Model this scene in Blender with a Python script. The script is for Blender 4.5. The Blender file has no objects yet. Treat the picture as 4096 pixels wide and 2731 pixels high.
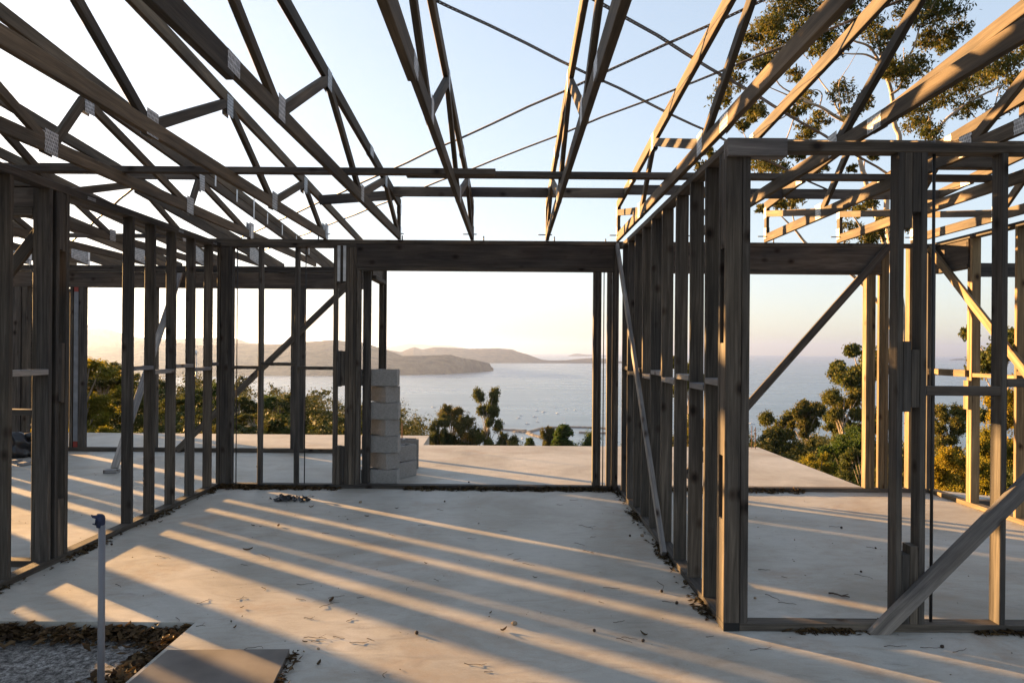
import bpy, math, random
import numpy as np
from mathutils import Vector, Matrix, Euler

random.seed(7)
rng = np.random.default_rng(7)
SC = bpy.context.scene
COL = SC.collection
rad = math.radians

# ------------------------------------------------------------------ camera
EYE = 1.57            # camera height over the slab
F = 2844.0            # focal length in photo pixels (4096 wide)
ROLL = 0.0075
cam_d = bpy.data.cameras.new('camera')
cam_d.sensor_width = 36.0
cam_d.lens = F / 4096 * 36
cam_d.shift_y = 34.5 / 4096
cam_d.clip_start = 0.05
cam_d.clip_end = 90000
cam = bpy.data.objects.new('camera', cam_d)
cam.matrix_world = Matrix.Translation((0, 0, EYE)) @ Matrix.Rotation(rad(90), 4, 'X') @ Matrix.Rotation(ROLL, 4, 'Z')
COL.objects.link(cam)
SC.camera = cam

# ------------------------------------------------------------------ light
SUN_AZ = 55.0         # degrees to the left of the view direction
SUN_EL = 6.2
w = bpy.data.worlds.new('World')
SC.world = w
w.use_nodes = True
nt = w.node_tree
nt.nodes.clear()
wo = nt.nodes.new('ShaderNodeOutputWorld')
bg = nt.nodes.new('ShaderNodeBackground')
sky = nt.nodes.new('ShaderNodeTexSky')
sky.sky_type = 'NISHITA'
sky.sun_disc = False
sky.sun_elevation = rad(SUN_EL)
sky.sun_rotation = rad(-SUN_AZ)
sky.altitude = 150
sky.air_density = 1.0
sky.dust_density = 1.0
sky.ozone_density = 1.0
bg.inputs['Strength'].default_value = 0.080
gm = nt.nodes.new('ShaderNodeGamma')      # softens the contrast between the sun side and the zenith
gm.inputs[1].default_value = 0.44
nt.links.new(sky.outputs[0], gm.inputs[0])
tint = nt.nodes.new('ShaderNodeMix'); tint.data_type = 'RGBA'; tint.blend_type = 'MULTIPLY'; tint.inputs[0].default_value = 1.0
tint.inputs[7].default_value = (0.92, 0.975, 1.10, 1)
hs = nt.nodes.new('ShaderNodeHueSaturation'); hs.inputs['Saturation'].default_value = 0.95
nt.links.new(gm.outputs[0], hs.inputs['Color'])
nt.links.new(hs.outputs[0], tint.inputs[6])
nt.links.new(tint.outputs[2], bg.inputs[0])
nt.links.new(bg.outputs[0], wo.inputs[0])

sd = bpy.data.lights.new('sun', 'SUN')
sd.energy = 5.0
sd.angle = rad(0.6)
sd.color = (1.0, 0.57, 0.22)
sun = bpy.data.objects.new('sun', sd)
to_sun = Vector((-math.sin(rad(SUN_AZ)) * math.cos(rad(SUN_EL)), math.cos(rad(SUN_AZ)) * math.cos(rad(SUN_EL)), math.sin(rad(SUN_EL))))
sun.rotation_euler = to_sun.to_track_quat('Z', 'Y').to_euler()
sun.location = to_sun * 60
COL.objects.link(sun)

SC.view_settings.view_transform = 'Standard'
SC.view_settings.look = 'None'
SC.view_settings.exposure = 3.0
SC.view_settings.gamma = 1.0
try:
    SC.cycles.volume_bounces = 0
    SC.cycles.max_bounces = 8
    SC.cycles.transparent_max_bounces = 16
except Exception:
    pass

# ------------------------------------------------------------------ pixel -> world
def ray(x, y):
    a, b = (x - 2048) / F, -(y - 1400) / F
    c, s = math.cos(ROLL), math.sin(ROLL)
    return (a * c - b * s, 1.0, a * s + b * c)

def at(x, y, d):
    r = ray(x, y)
    return Vector((r[0] * d, d, EYE + r[2] * d))

def on(x, y, z=0.0):
    r = ray(x, y)
    t = (z - EYE) / r[2]
    return Vector((r[0] * t, t, z))

# ------------------------------------------------------------------ materials
def mat(name):
    m = bpy.data.materials.new(name)
    m.use_nodes = True
    n = m.node_tree.nodes
    for x in list(n):
        n.remove(x)
    return m, m.node_tree

class N:
    def __init__(s, nt):
        s.nt = nt
    def __call__(s, t, **k):
        n = s.nt.nodes.new('ShaderNode' + t)
        ins = k.pop('ins', {})
        for a, b in k.items():
            setattr(n, a, b)
        for a, b in ins.items():
            if hasattr(b, 'is_linked') or isinstance(b, bpy.types.NodeSocket):
                s.nt.links.new(b, n.inputs[a])
            else:
                n.inputs[a].default_value = b
        return n
    def ramp(s, fac, stops, interp='LINEAR'):
        r = s.nt.nodes.new('ShaderNodeValToRGB')
        r.color_ramp.interpolation = interp
        e = r.color_ramp.elements
        while len(e) < len(stops):
            e.new(0.5)
        for i, (p, c) in enumerate(stops):
            e[i].position = p
            e[i].color = c if len(c) == 4 else (*c, 1)
        s.nt.links.new(fac, r.inputs[0])
        return r.outputs[0]
    def mix(s, a, b, fac, mode='MIX'):
        m = s.nt.nodes.new('ShaderNodeMix')
        m.data_type = 'RGBA'
        m.blend_type = mode
        for sock, v in ((m.inputs[0], fac), (m.inputs[6], a), (m.inputs[7], b)):
            if isinstance(v, bpy.types.NodeSocket):
                s.nt.links.new(v, sock)
            else:
                sock.default_value = v if not isinstance(v, tuple) or len(v) == 4 else (*v, 1)
        return m.outputs[2]
    def math(s, op, a, b=0.0, c=0.0):
        m = s.nt.nodes.new('ShaderNodeMath')
        m.operation = op
        for i, v in enumerate((a, b, c)):
            if isinstance(v, bpy.types.NodeSocket):
                s.nt.links.new(v, m.inputs[i])
            else:
                m.inputs[i].default_value = v
        return m.outputs[0]

def wood(name, c_dark, c_mid, c_light, rough=0.78, knots=True, streak=26):
    m, nt = mat(name)
    n = N(nt)
    tc = n('TexCoord')
    oi = n('ObjectInfo')
    off = n('VectorMath', operation='SCALE', ins={0: (37.0, 11.0, 23.0), 'Scale': oi.outputs['Random']})
    v = n('VectorMath', operation='ADD', ins={0: tc.outputs['Object'], 1: off.outputs[0]}).outputs[0]
    vm = n('Mapping', ins={'Vector': v, 'Scale': (1.1, streak, streak)}).outputs[0]
    g = n('TexNoise', ins={'Vector': vm, 'Scale': 1.6, 'Detail': 6.0, 'Roughness': 0.62, 'Distortion': 0.7}).outputs[0]
    vf = n('Mapping', ins={'Vector': v, 'Scale': (5.0, 260.0, 260.0)}).outputs[0]
    fine = n('TexNoise', ins={'Vector': vf, 'Scale': 1.0, 'Detail': 3.0, 'Roughness': 0.6}).outputs[0]
    big = n('TexNoise', ins={'Vector': n('Mapping', ins={'Vector': v, 'Scale': (1.2, 5.0, 5.0)}).outputs[0], 'Scale': 1.3, 'Detail': 4.0}).outputs[0]
    col = n.ramp(g, [(0.30, c_dark), (0.52, c_mid), (0.74, c_light)])
    f2 = n.ramp(fine, [(0.3, (0.55, 0.55, 0.55)), (0.7, (1.25, 1.25, 1.25))])
    col = n.mix(col, f2, 0.55, 'MULTIPLY')
    f3 = n.ramp(big, [(0.32, (0.45, 0.47, 0.52)), (0.68, (1.35, 1.27, 1.15))])
    col = n.mix(col, f3, 0.75, 'MULTIPLY')
    br = n.ramp(oi.outputs['Random'], [(0.0, (0.50, 0.52, 0.56)), (0.3, (0.95, 0.95, 0.97)), (0.6, (0.8, 0.76, 0.70)), (1.0, (1.42, 1.32, 1.2))])
    col = n.mix(col, br, 0.8, 'MULTIPLY')
    if knots:
        vk = n('Mapping', ins={'Vector': v, 'Scale': (6.5, 9.0, 9.0)}).outputs[0]
        vo = n('TexVoronoi', ins={'Vector': vk, 'Scale': 1.0, 'Randomness': 1.0})
        gate = n.math('GREATER_THAN', n('SeparateColor', ins={0: vo.outputs['Color']}).outputs[0], 0.74)
        k = n.ramp(vo.outputs['Distance'], [(0.10, (0.14, 0.11, 0.1)), (0.17, (0.5, 0.42, 0.36)), (0.34, (1, 1, 1))])
        col = n.mix(col, k, gate, 'MULTIPLY')
    b = n('Bump', ins={'Strength': 0.35, 'Distance': 0.002, 'Height': fine})
    p = n('BsdfPrincipled', ins={'Base Color': col, 'Roughness': rough, 'Normal': b.outputs[0]})
    p.inputs['Specular IOR Level'].default_value = 0.25
    o = n('OutputMaterial', ins={'Surface': p.outputs[0]})
    return m

M = {}
M['stud'] = wood('weathered_pine', (0.038, 0.034, 0.030), (0.080, 0.072, 0.064), (0.145, 0.132, 0.118))
M['truss'] = wood('truss_hardwood', (0.045, 0.037, 0.028), (0.089, 0.073, 0.055), (0.14, 0.116, 0.088), knots=False, streak=18)
M['sunlit_pine'] = wood('lit_yellow_pine', (0.10, 0.075, 0.045), (0.175, 0.135, 0.082), (0.25, 0.20, 0.13))  # lighter, yellower pine: sunlight on the right-hand timbers is put into its colour
M['grey'] = wood('silvered_pine', (0.15, 0.15, 0.16), (0.25, 0.25, 0.26), (0.36, 0.36, 0.375))
M['lvl'] = wood('laminated_beam', (0.05, 0.042, 0.036), (0.095, 0.08, 0.069), (0.145, 0.127, 0.112), streak=14)

M['grey_brace'] = wood('bleached_brace', (0.11, 0.105, 0.105), (0.19, 0.18, 0.178), (0.30, 0.285, 0.28), streak=9)

def steel_plate():
    m, nt = mat('punched_galvanised_steel')
    n = N(nt)
    tc = n('TexCoord')
    mp = n('Mapping', ins={'Vector': tc.outputs['Object'], 'Scale': (42.0, 60.0, 62.0)})
    sp = n('SeparateXYZ', ins={0: mp.outputs[0]})
    # staggered slots: rows along z, offset every other row
    row = n.math('FLOOR', sp.outputs[0])
    ofs = n.math('MULTIPLY', n.math('MODULO', n.math('ABSOLUTE', row), 2.0), 0.5)
    fy = n.math('FRACT', n.math('ADD', sp.outputs[2], ofs))
    fz = n.math('FRACT', sp.outputs[0])
    a = n.math('ABSOLUTE', n.math('SUBTRACT', fy, 0.5))
    b = n.math('ABSOLUTE', n.math('SUBTRACT', fz, 0.5))
    ins = n.math('MULTIPLY', n.math('LESS_THAN', a, 0.24), n.math('LESS_THAN', b, 0.33))
    ns = n('TexNoise', ins={'Vector': tc.outputs['Object'], 'Scale': 30.0, 'Detail': 3.0}).outputs[0]
    c = n.ramp(ns, [(0.3, (0.22, 0.23, 0.25)), (0.7, (0.45, 0.46, 0.48))])
    col = n.mix(c, (0.03, 0.03, 0.03, 1), ins)
    p = n('BsdfPrincipled', ins={'Base Color': col, 'Metallic': 0.35, 'Roughness': 0.45})
    n('OutputMaterial', ins={'Surface': p.outputs[0]})
    return m
M['plate'] = steel_plate()

def strap_mat():
    m, nt = mat('punched_strap_steel')
    n = N(nt)
    tc = n('TexCoord')
    sp = n('SeparateXYZ', ins={0: tc.outputs['Object']})
    fx = n.math('SUBTRACT', n.math('FRACT', n.math('MULTIPLY', sp.outputs[0], 1 / 0.03)), 0.5)
    fy = n.math('DIVIDE', sp.outputs[1], 0.03)
    d = n.math('SQRT', n.math('ADD', n.math('MULTIPLY', fx, fx), n.math('MULTIPLY', fy, fy)))
    hole = n.math('LESS_THAN', d, 0.17)
    p = n('BsdfPrincipled', ins={'Base Color': (0.10, 0.10, 0.11, 1), 'Metallic': 0.6, 'Roughness': 0.5})
    t = n('BsdfTransparent')
    mx = n('MixShader', ins={0: hole, 1: p.outputs[0], 2: t.outputs[0]})
    n('OutputMaterial', ins={'Surface': mx.outputs[0]})
    return m
M['strap'] = strap_mat()

def simple(name, c, rough=0.6, metal=0.0, noise=0.25, scale=8.0, bump=0.0):
    m, nt = mat(name)
    n = N(nt)
    tc = n('TexCoord')
    ns = n('TexNoise', ins={'Vector': tc.outputs['Object'], 'Scale': scale, 'Detail': 5.0}).outputs[0]
    lo = tuple(x * (1 - noise) for x in c)
    hi = tuple(min(1, x * (1 + noise)) for x in c)
    col = n.ramp(ns, [(0.3, lo), (0.7, hi)])
    ins = {'Base Color': col, 'Roughness': rough, 'Metallic': metal}
    if bump:
        ins['Normal'] = n('Bump', ins={'Strength': bump, 'Distance': 0.01, 'Height': ns}).outputs[0]
    p = n('BsdfPrincipled', ins=ins)
    n('OutputMaterial', ins={'Surface': p.outputs[0]})
    return m
M['bolt'] = simple('zinc_bolt', (0.10, 0.10, 0.11), 0.5, 0.5)
M['rod'] = simple('black_steel_rod', (0.035, 0.033, 0.032), 0.6, 0.3)
M['galv'] = simple('galvanised_bracket', (0.5, 0.51, 0.53), 0.4, 0.4)
M['steelpost'] = simple('grey_painted_steel', (0.17, 0.18, 0.20), 0.5, 0.1)
M['redpaint'] = simple('red_primer', (0.22, 0.03, 0.02), 0.6)
M['dampcourse'] = simple('black_damp_course', (0.006, 0.006, 0.006), 0.8)
M['pvc'] = simple('white_pvc', (0.13, 0.13, 0.143), 0.4, noise=0.08)
M['bluecloth'] = simple('blue_tape', (0.009, 0.016, 0.05), 0.7, noise=0.5, scale=40)
M['bag'] = simple('black_plastic', (0.010, 0.010, 0.012), 0.28, noise=0.3)
M['rebar'] = simple('rusty_rebar', (0.10, 0.045, 0.025), 0.9)
M['block'] = simple('grey_concrete_block', (0.235, 0.228, 0.218), 0.95, noise=0.16, scale=60, bump=0.5)
M['pod'] = simple('dark_seed_pod', (0.028, 0.016, 0.010), 0.8, noise=0.6, scale=60)
M['stone'] = simple('tan_stone', (0.25, 0.19, 0.13), 0.9, noise=0.3, scale=60, bump=0.5)
M['twig'] = simple('brown_twig', (0.06, 0.038, 0.026), 0.9)
M['hull'] = simple('white_hull', (0.7, 0.7, 0.7), 0.4, noise=0.05)
M['hulldark'] = simple('navy_hull', (0.08, 0.10, 0.14), 0.4, noise=0.05)
M['mast'] = simple('grey_mast', (0.35, 0.36, 0.38), 0.4, noise=0.05)
M['rock'] = simple('breakwater_rock', (0.10, 0.088, 0.078), 0.95, noise=0.5, scale=0.5, bump=0.6)
M['bark'] = simple('grey_brown_bark', (0.17, 0.135, 0.10), 0.9, noise=0.5, scale=4)
M['gumbark'] = simple('pale_gum_bark', (0.36, 0.29, 0.23), 0.85, noise=0.4, scale=3)
M['board'] = simple('grey_sheet_board', (0.125, 0.108, 0.095), 0.85, noise=0.25, scale=5)

def concrete(name, brushed=False):
    m, nt = mat(name)
    n = N(nt)
    tc = n('TexCoord')
    v = tc.outputs['Object']
    a = n('TexNoise', ins={'Vector': v, 'Scale': 0.8, 'Detail': 8.0, 'Roughness': 0.6, 'Distortion': 0.8}).outputs[0]
    b = n('TexNoise', ins={'Vector': n('Mapping', ins={'Vector': v, 'Scale': (1.0, 2.2, 1)}).outputs[0], 'Scale': 3.2, 'Detail': 8.0, 'Roughness': 0.7, 'Distortion': 1.6}).outputs[0]
    c = n('TexNoise', ins={'Vector': v, 'Scale': 90.0, 'Detail': 4.0, 'Roughness': 0.7}).outputs[0]
    col = n.ramp(a, [(0.30, (0.255, 0.232, 0.192)), (0.5, (0.35, 0.33, 0.29)), (0.70, (0.43, 0.415, 0.38))])
    col = n.mix(col, n.ramp(b, [(0.3, (0.76, 0.72, 0.66)), (0.5, (1.0, 1.0, 1.0)), (0.72, (1.14, 1.14, 1.14))]), 0.8, 'MULTIPLY')
    col = n.mix(col, n.ramp(c, [(0.3, (0.9, 0.9, 0.9)), (0.7, (1.07, 1.07, 1.07))]), 0.8, 'MULTIPLY')
    # faint brown leaf stains and dark scuffs
    st = n('TexNoise', ins={'Vector': n('Mapping', ins={'Vector': v, 'Location': (3.1, 7.7, 0)}).outputs[0], 'Scale': 1.1, 'Detail': 10.0, 'Roughness': 0.72, 'Distortion': 0.5}).outputs[0]
    col = n.mix(col, (0.26, 0.19, 0.13, 1), n.math('MULTIPLY', n.ramp(st, [(0.53, (0, 0, 0)), (0.66, (1, 1, 1))]), 0.5))
    sc = n('TexNoise', ins={'Vector': n('Mapping', ins={'Vector': v, 'Location': (13.1, 2.7, 0), 'Scale': (1, 2.6, 1)}).outputs[0], 'Scale': 2.3, 'Detail': 12.0, 'Roughness': 0.8}).outputs[0]
    col = n.mix(col, (0.13, 0.12, 0.11, 1), n.math('MULTIPLY', n.ramp(sc, [(0.56, (0, 0, 0)), (0.70, (1, 1, 1))]), 0.6))
    h = n.math('ADD', n.math('MULTIPLY', b, 0.7), n.math('MULTIPLY', c, 0.12))
    if brushed:
        br = n('TexNoise', ins={'Vector': n('Mapping', ins={'Vector': v, 'Scale': (60, 1.0, 1)}).outputs[0], 'Scale': 2.0, 'Detail': 4.0}).outputs[0]
        h = n.math('ADD', h, n.math('MULTIPLY', br, 0.35))
        col = n.mix(col, n.ramp(br, [(0.3, (0.9, 0.9, 0.9)), (0.7, (1.06, 1.06, 1.06))]), 0.7, 'MULTIPLY')
    bp = n('Bump', ins={'Strength': 0.22, 'Distance': 0.012, 'Height': h})
    rg = n.ramp(b, [(0.3, (0.5, 0.5, 0.5)), (0.7, (0.72, 0.72, 0.72))])
    p = n('BsdfPrincipled', ins={'Base Color': col, 'Roughness': rg, 'Normal': bp.outputs[0]})
    p.inputs['Specular IOR Level'].default_value = 0.35
    n('OutputMaterial', ins={'Surface': p.outputs[0]})
    return m
M['slab'] = concrete('trowelled_concrete')
M['slab_out'] = concrete('brushed_concrete', True)

def grit():
    m, nt = mat('gritty_concrete')
    n = N(nt)
    tc = n('TexCoord')
    v = tc.outputs['Object']
    a = n('TexNoise', ins={'Vector': v, 'Scale': 26.0, 'Detail': 10.0, 'Roughness': 0.85}).outputs[0]
    b = n('TexNoise', ins={'Vector': v, 'Scale': 2.5, 'Detail': 6.0}).outputs[0]
    col = n.ramp(a, [(0.42, (0.035, 0.032, 0.03)), (0.5, (0.17, 0.16, 0.15)), (0.6, (0.46, 0.45, 0.43))])
    col = n.mix(col, n.ramp(b, [(0.3, (0.55, 0.53, 0.5)), (0.7, (1.15, 1.15, 1.15))]), 0.9, 'MULTIPLY')
    bp = n('Bump', ins={'Strength': 0.8, 'Distance': 0.02, 'Height': a})
    p = n('BsdfPrincipled', ins={'Base Color': col, 'Roughness': 0.95, 'Normal': bp.outputs[0]})
    n('OutputMaterial', ins={'Surface': p.outputs[0]})
    return m
M['grit'] = grit()

def leafmat(name, c1, c2, c3, trans=0.35, hue=0.0):
    m, nt = mat(name)
    n = N(nt)
    g = n('NewGeometry')
    oi = n('ObjectInfo')
    col = n.ramp(g.outputs['Random Per Island'], [(0.0, c1), (0.5, c2), (1.0, c3)])
    tc = n('TexCoord')
    ns = n('TexNoise', ins={'Vector': tc.outputs['Object'], 'Scale': 0.5, 'Detail': 3.0}).outputs[0]
    col = n.mix(col, n.ramp(ns, [(0.3, (0.7, 0.75, 0.7)), (0.7, (1.25, 1.15, 1.0))]), 0.8, 'MULTIPLY')
    col = n.mix(col, n.ramp(oi.outputs['Random'], [(0.0, (0.75, 0.85, 0.8)), (1.0, (1.3, 1.1, 0.9))]), 0.8, 'MULTIPLY')
    d = n('BsdfPrincipled', ins={'Base Color': col, 'Roughness': 0.75})
    d.inputs['Specular IOR Level'].default_value = 0.12
    tcol = n.mix(col, (1.0, 0.75, 0.2, 1), 0.3, 'MULTIPLY')
    t = n('BsdfTranslucent', ins={'Color': n.mix(col, (1.6, 1.5, 0.6, 1), 1.0, 'MULTIPLY')})
    mx = n('MixShader', ins={0: trans, 1: d.outputs[0], 2: t.outputs[0]})
    n('OutputMaterial', ins={'Surface': mx.outputs[0]})
    return m
M['leaf_gum'] = leafmat('gum_leaves', (0.036, 0.050, 0.019), (0.060, 0.070, 0.026), (0.12, 0.092, 0.032), 0.27)
M['leaf_olive'] = leafmat('olive_leaves', (0.038, 0.054, 0.020), (0.070, 0.084, 0.030), (0.125, 0.110, 0.038), 0.26)
M['leaf_canopy'] = leafmat('canopy_leaves', (0.036, 0.050, 0.020), (0.064, 0.074, 0.028), (0.105, 0.094, 0.036), 0.12)
M['leaf_green'] = leafmat('green_leaves', (0.028, 0.055, 0.018), (0.042, 0.075, 0.022), (0.07, 0.09, 0.026), 0.3)
M['leaf_yellow'] = leafmat('yellow_green_leaves', (0.08, 0.09, 0.02), (0.14, 0.13, 0.025), (0.22, 0.17, 0.035), 0.45)
M['dryleaf'] = leafmat('dry_leaves', (0.03, 0.02, 0.014), (0.065, 0.043, 0.027), (0.13, 0.088, 0.052), 0.08)

def ground_mat():
    m, nt = mat('scrubby_hillside')
    n = N(nt)
    tc = n('TexCoord')
    a = n('TexNoise', ins={'Vector': tc.outputs['Object'], 'Scale': 0.06, 'Detail': 9.0, 'Roughness': 0.7}).outputs[0]
    col = n.ramp(a, [(0.3, (0.035, 0.04, 0.016)), (0.5, (0.06, 0.06, 0.025)), (0.7, (0.11, 0.095, 0.05))])
    bp = n('Bump', ins={'Strength': 1.0, 'Distance': 1.5, 'Height': a})
    p = n('BsdfPrincipled', ins={'Base Color': col, 'Roughness': 1.0, 'Normal': bp.outputs[0]})
    n('OutputMaterial', ins={'Surface': p.outputs[0]})
    return m
M['ground'] = ground_mat()

def hill_mat():
    m, nt = mat('wooded_hill')
    n = N(nt)
    tc = n('TexCoord')
    a = n('TexNoise', ins={'Vector': tc.outputs['Object'], 'Scale': 0.012, 'Detail': 10.0, 'Roughness': 0.7}).outputs[0]
    col = n.ramp(a, [(0.4, (0.02, 0.019, 0.014)), (0.6, (0.10, 0.082, 0.058))])
    bp = n('Bump', ins={'Strength': 1.0, 'Distance': 14.0, 'Height': a})
    p = n('BsdfPrincipled', ins={'Base Color': col, 'Roughness': 1.0, 'Normal': bp.outputs[0]})
    p.inputs['Specular IOR Level'].default_value = 0.0
    n('OutputMaterial', ins={'Surface': p.outputs[0]})
    return m
M['hill'] = hill_mat()

def sea_mat():
    m, nt = mat('calm_sea')
    n = N(nt)
    tc = n('TexCoord')
    v = tc.outputs['Object']
    a = n('TexNoise', ins={'Vector': n('Mapping', ins={'Vector': v, 'Scale': (0.6, 1.6, 1)}).outputs[0], 'Scale': 0.16, 'Detail': 6.0, 'Roughness': 0.6}).outputs[0]
    b = n('TexNoise', ins={'Vector': n('Mapping', ins={'Vector': v, 'Scale': (0.35, 1.6, 1)}).outputs[0], 'Scale': 0.006, 'Detail': 5.0, 'Roughness': 0.55}).outputs[0]
    bp = n('Bump', ins={'Strength': 0.5, 'Distance': 0.3, 'Height': a})
    rg = n.ramp(b, [(0.35, (0.26, 0.26, 0.26)), (0.65, (0.32, 0.32, 0.32))])
    p = n('BsdfPrincipled', ins={'Base Color': (0.075, 0.125, 0.175, 1), 'Roughness': rg, 'Normal': bp.outputs[0], 'IOR': 1.33})
    n('OutputMaterial', ins={'Surface': p.outputs[0]})
    return m
M['sea'] = sea_mat()

# ------------------------------------------------------------------ object helpers
def tag(o, label=None, cat=None, group=None, kind=None):
    if label: o['label'] = label
    if cat: o['category'] = cat
    if group: o['group'] = group
    if kind: o['kind'] = kind
    return o

def thing(name, loc, label, cat, group=None):
    o = bpy.data.objects.new(name, None)
    o.empty_display_size = 0.1
    o.location = loc
    COL.objects.link(o)
    return tag(o, label, cat, group)

def mesh_obj(name, verts, faces, m, parent=None, loc=None, rot=None, smooth=False):
    me = bpy.data.meshes.new(name)
    me.from_pydata([tuple(v) for v in verts], [], faces)
    me.materials.append(m)
    if smooth:
        me.polygons.foreach_set('use_smooth', [True] * len(me.polygons))
    me.update()
    o = bpy.data.objects.new(name, me)
    mw = Matrix.Identity(4)
    if rot is not None:
        mw = rot.to_4x4()
    if loc is not None:
        mw = Matrix.Translation(loc) @ mw
    if parent is not None:
        o.parent = parent
        mw = Matrix.Translation(-Vector(parent_world(parent))) @ mw
    o.matrix_local = mw
    COL.objects.link(o)
    return o

def parent_world(p):
    v = Vector((0, 0, 0))
    while p is not None:
        v += p.location
        p = p.parent
    return v

def beam(name, p0, p1, w, h, m, parent=None, side=(1, 0, 0), cham=0.003, bow=0.0):
    """bar from p0 to p1 (centre line); w along side, h across it; local x is the grain"""
    p0, p1 = Vector(p0), Vector(p1)
    a = (p1 - p0)
    L = a.length
    a.normalize()
    s = Vector(side)
    s = (s - a * s.dot(a)).normalized()
    t = a.cross(s).normalized()
    c = min(cham, w * 0.2, h * 0.2)
    prof = [(-w/2 + c, -h/2), (w/2 - c, -h/2), (w/2, -h/2 + c), (w/2, h/2 - c), (w/2 - c, h/2), (-w/2 + c, h/2), (-w/2, h/2 - c), (-w/2, -h/2 + c)]
    segs = 6 if bow else 1
    bx, bz = random.uniform(-bow, bow), random.uniform(-bow, bow)
    vs = []
    for i in range(segs + 1):
        u = i / segs
        k = math.sin(math.pi * u)
        for y, z in prof:
            vs.append((u * L, y + k * bx, z + k * bz))
    fs = []
    for i in range(segs):
        for j in range(8):
            k = (j + 1) % 8
            fs.append((i * 8 + j, i * 8 + k, (i + 1) * 8 + k, (i + 1) * 8 + j))
    fs.append(tuple(range(7, -1, -1)))
    fs.append(tuple(segs * 8 + j for j in range(8)))
    rot = Matrix((a, s, t)).transposed()
    # make winding right-handed outward
    fs = [tuple(reversed(f)) for f in fs]
    if rot.determinant() < 0:
        pass
    o = mesh_obj(name, vs, [tuple(reversed(f)) for f in fs], m, parent, p0, rot)
    return o

def box(name, c, size, m, parent=None, cham=0.002, side=(0, 1, 0)):
    """axis aligned box centred at c, long axis = z"""
    c = Vector(c)
    x, y, z = size
    return beam(name, c - Vector((0, 0, z / 2)), c + Vector((0, 0, z / 2)), x, y, m, parent, (1, 0, 0), cham)

def tube_mesh(paths, sides=8):
    """paths: list of [(Vector, radius), ...]"""
    vs, fs = [], []
    for path in paths:
        base = len(vs)
        n = len(path)
        for i, (p, r) in enumerate(path):
            d = (Vector(path[min(i + 1, n - 1)][0]) - Vector(path[max(i - 1, 0)][0])).normalized()
            u = d.cross(Vector((0.31, 0.17, 0.9)))
            if u.length < 1e-3:
                u = d.cross(Vector((1, 0, 0)))
            u.normalize()
            v = d.cross(u)
            for k in range(sides):
                a = 2 * math.pi * k / sides
                vs.append(Vector(p) + (u * math.cos(a) + v * math.sin(a)) * r)
        for i in range(n - 1):
            for k in range(sides):
                k2 = (k + 1) % sides
                fs.append((base + i * sides + k, base + i * sides + k2, base + (i + 1) * sides + k2, base + (i + 1) * sides + k))
        fs.append(tuple(base + k for k in range(sides - 1, -1, -1)))
        fs.append(tuple(base + (n - 1) * sides + k for k in range(sides)))
    return vs, fs

def tube(name, paths, m, parent=None, sides=8, smooth=True):
    vs, fs = tube_mesh(paths, sides)
    return mesh_obj(name, vs, fs, m, parent, Vector((0, 0, 0)), None, smooth)

def rodobj(name, p0, p1, r, m, parent=None):
    p0, p1 = Vector(p0), Vector(p1)
    a = (p1 - p0)
    L = a.length
    a.normalize()
    u = a.cross(Vector((0.3, 0.2, 0.9))).normalized()
    rot = Matrix((a, u, a.cross(u))).transposed()
    vs, fs = tube_mesh([[(Vector((0, 0, 0)), r), (Vector((L, 0, 0)), r)]], 10)
    return mesh_obj(name, vs, fs, m, parent, p0, rot, True)

# ------------------------------------------------------------------ slab, pit and terrain
D1 = 8.0              # near face of the far wall of the room
T = 0.09              # wall thickness
ZT = 2.80             # top of the wall plates
PITY, PITX = 4.07, -1.80

def prism(name, poly, z0, z1, m, parent=None):
    n = len(poly)
    vs = [(x, y, z1) for x, y in poly] + [(x, y, z0) for x, y in poly]
    fs = [tuple(range(n)), tuple(range(2 * n - 1, n - 1, -1))]
    fs += [(i, i + n, (i + 1) % n + n, (i + 1) % n) for i in range(n)]
    return mesh_obj(name, vs, fs, m, parent)

slab = prism('floor_slab', [(PITX, -5), (7.2, -5), (7.2, 6.4), (4.9, 8.16), (4.9, 8.16), (-1.55, 8.16), (-1.55, 10.85), (-13.5, 10.85), (-13.5, 4.07), (PITX, 4.07)][::1], -0.22, 0.0, M['slab'])
tag(slab, 'smooth grey concrete floor slab under the timber frames', kind='structure')
s2 = prism('terrace_slab', [(-13.5, 10.853), (-1.547, 10.853), (-1.547, 8.163), (4.12, 8.163), (4.08, 11.75), (-1.45, 11.72), (-1.5, 13.0), (-13.5, 13.15)], -0.26, -0.004, M['slab_out'])
tag(s2, 'brushed concrete terrace beyond the far frames', kind='structure')
def grid_patch(name, x0, x1, y0, y1, nx, ny, zf, m):
    vs = [(x0 + (x1 - x0) * i / nx, y0 + (y1 - y0) * j / ny, zf(x0 + (x1 - x0) * i / nx, y0 + (y1 - y0) * j / ny)) for j in range(ny + 1) for i in range(nx + 1)]
    fs = [(j * (nx + 1) + i, j * (nx + 1) + i + 1, (j + 1) * (nx + 1) + i + 1, (j + 1) * (nx + 1) + i) for j in range(ny) for i in range(nx)]
    return mesh_obj(name, vs, fs, m, smooth=True)
pit = grid_patch('recessed_ground', -6.5, PITX + 0.005, -5, 4.075, 40, 60, lambda x, y: -0.075 + 0.008 * math.sin(x * 5 + y * 3) + 0.006 * math.sin(7 * y), M['grit'])
tag(pit, 'rough speckled grey ground in the recess at lower left', kind='structure')

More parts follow.
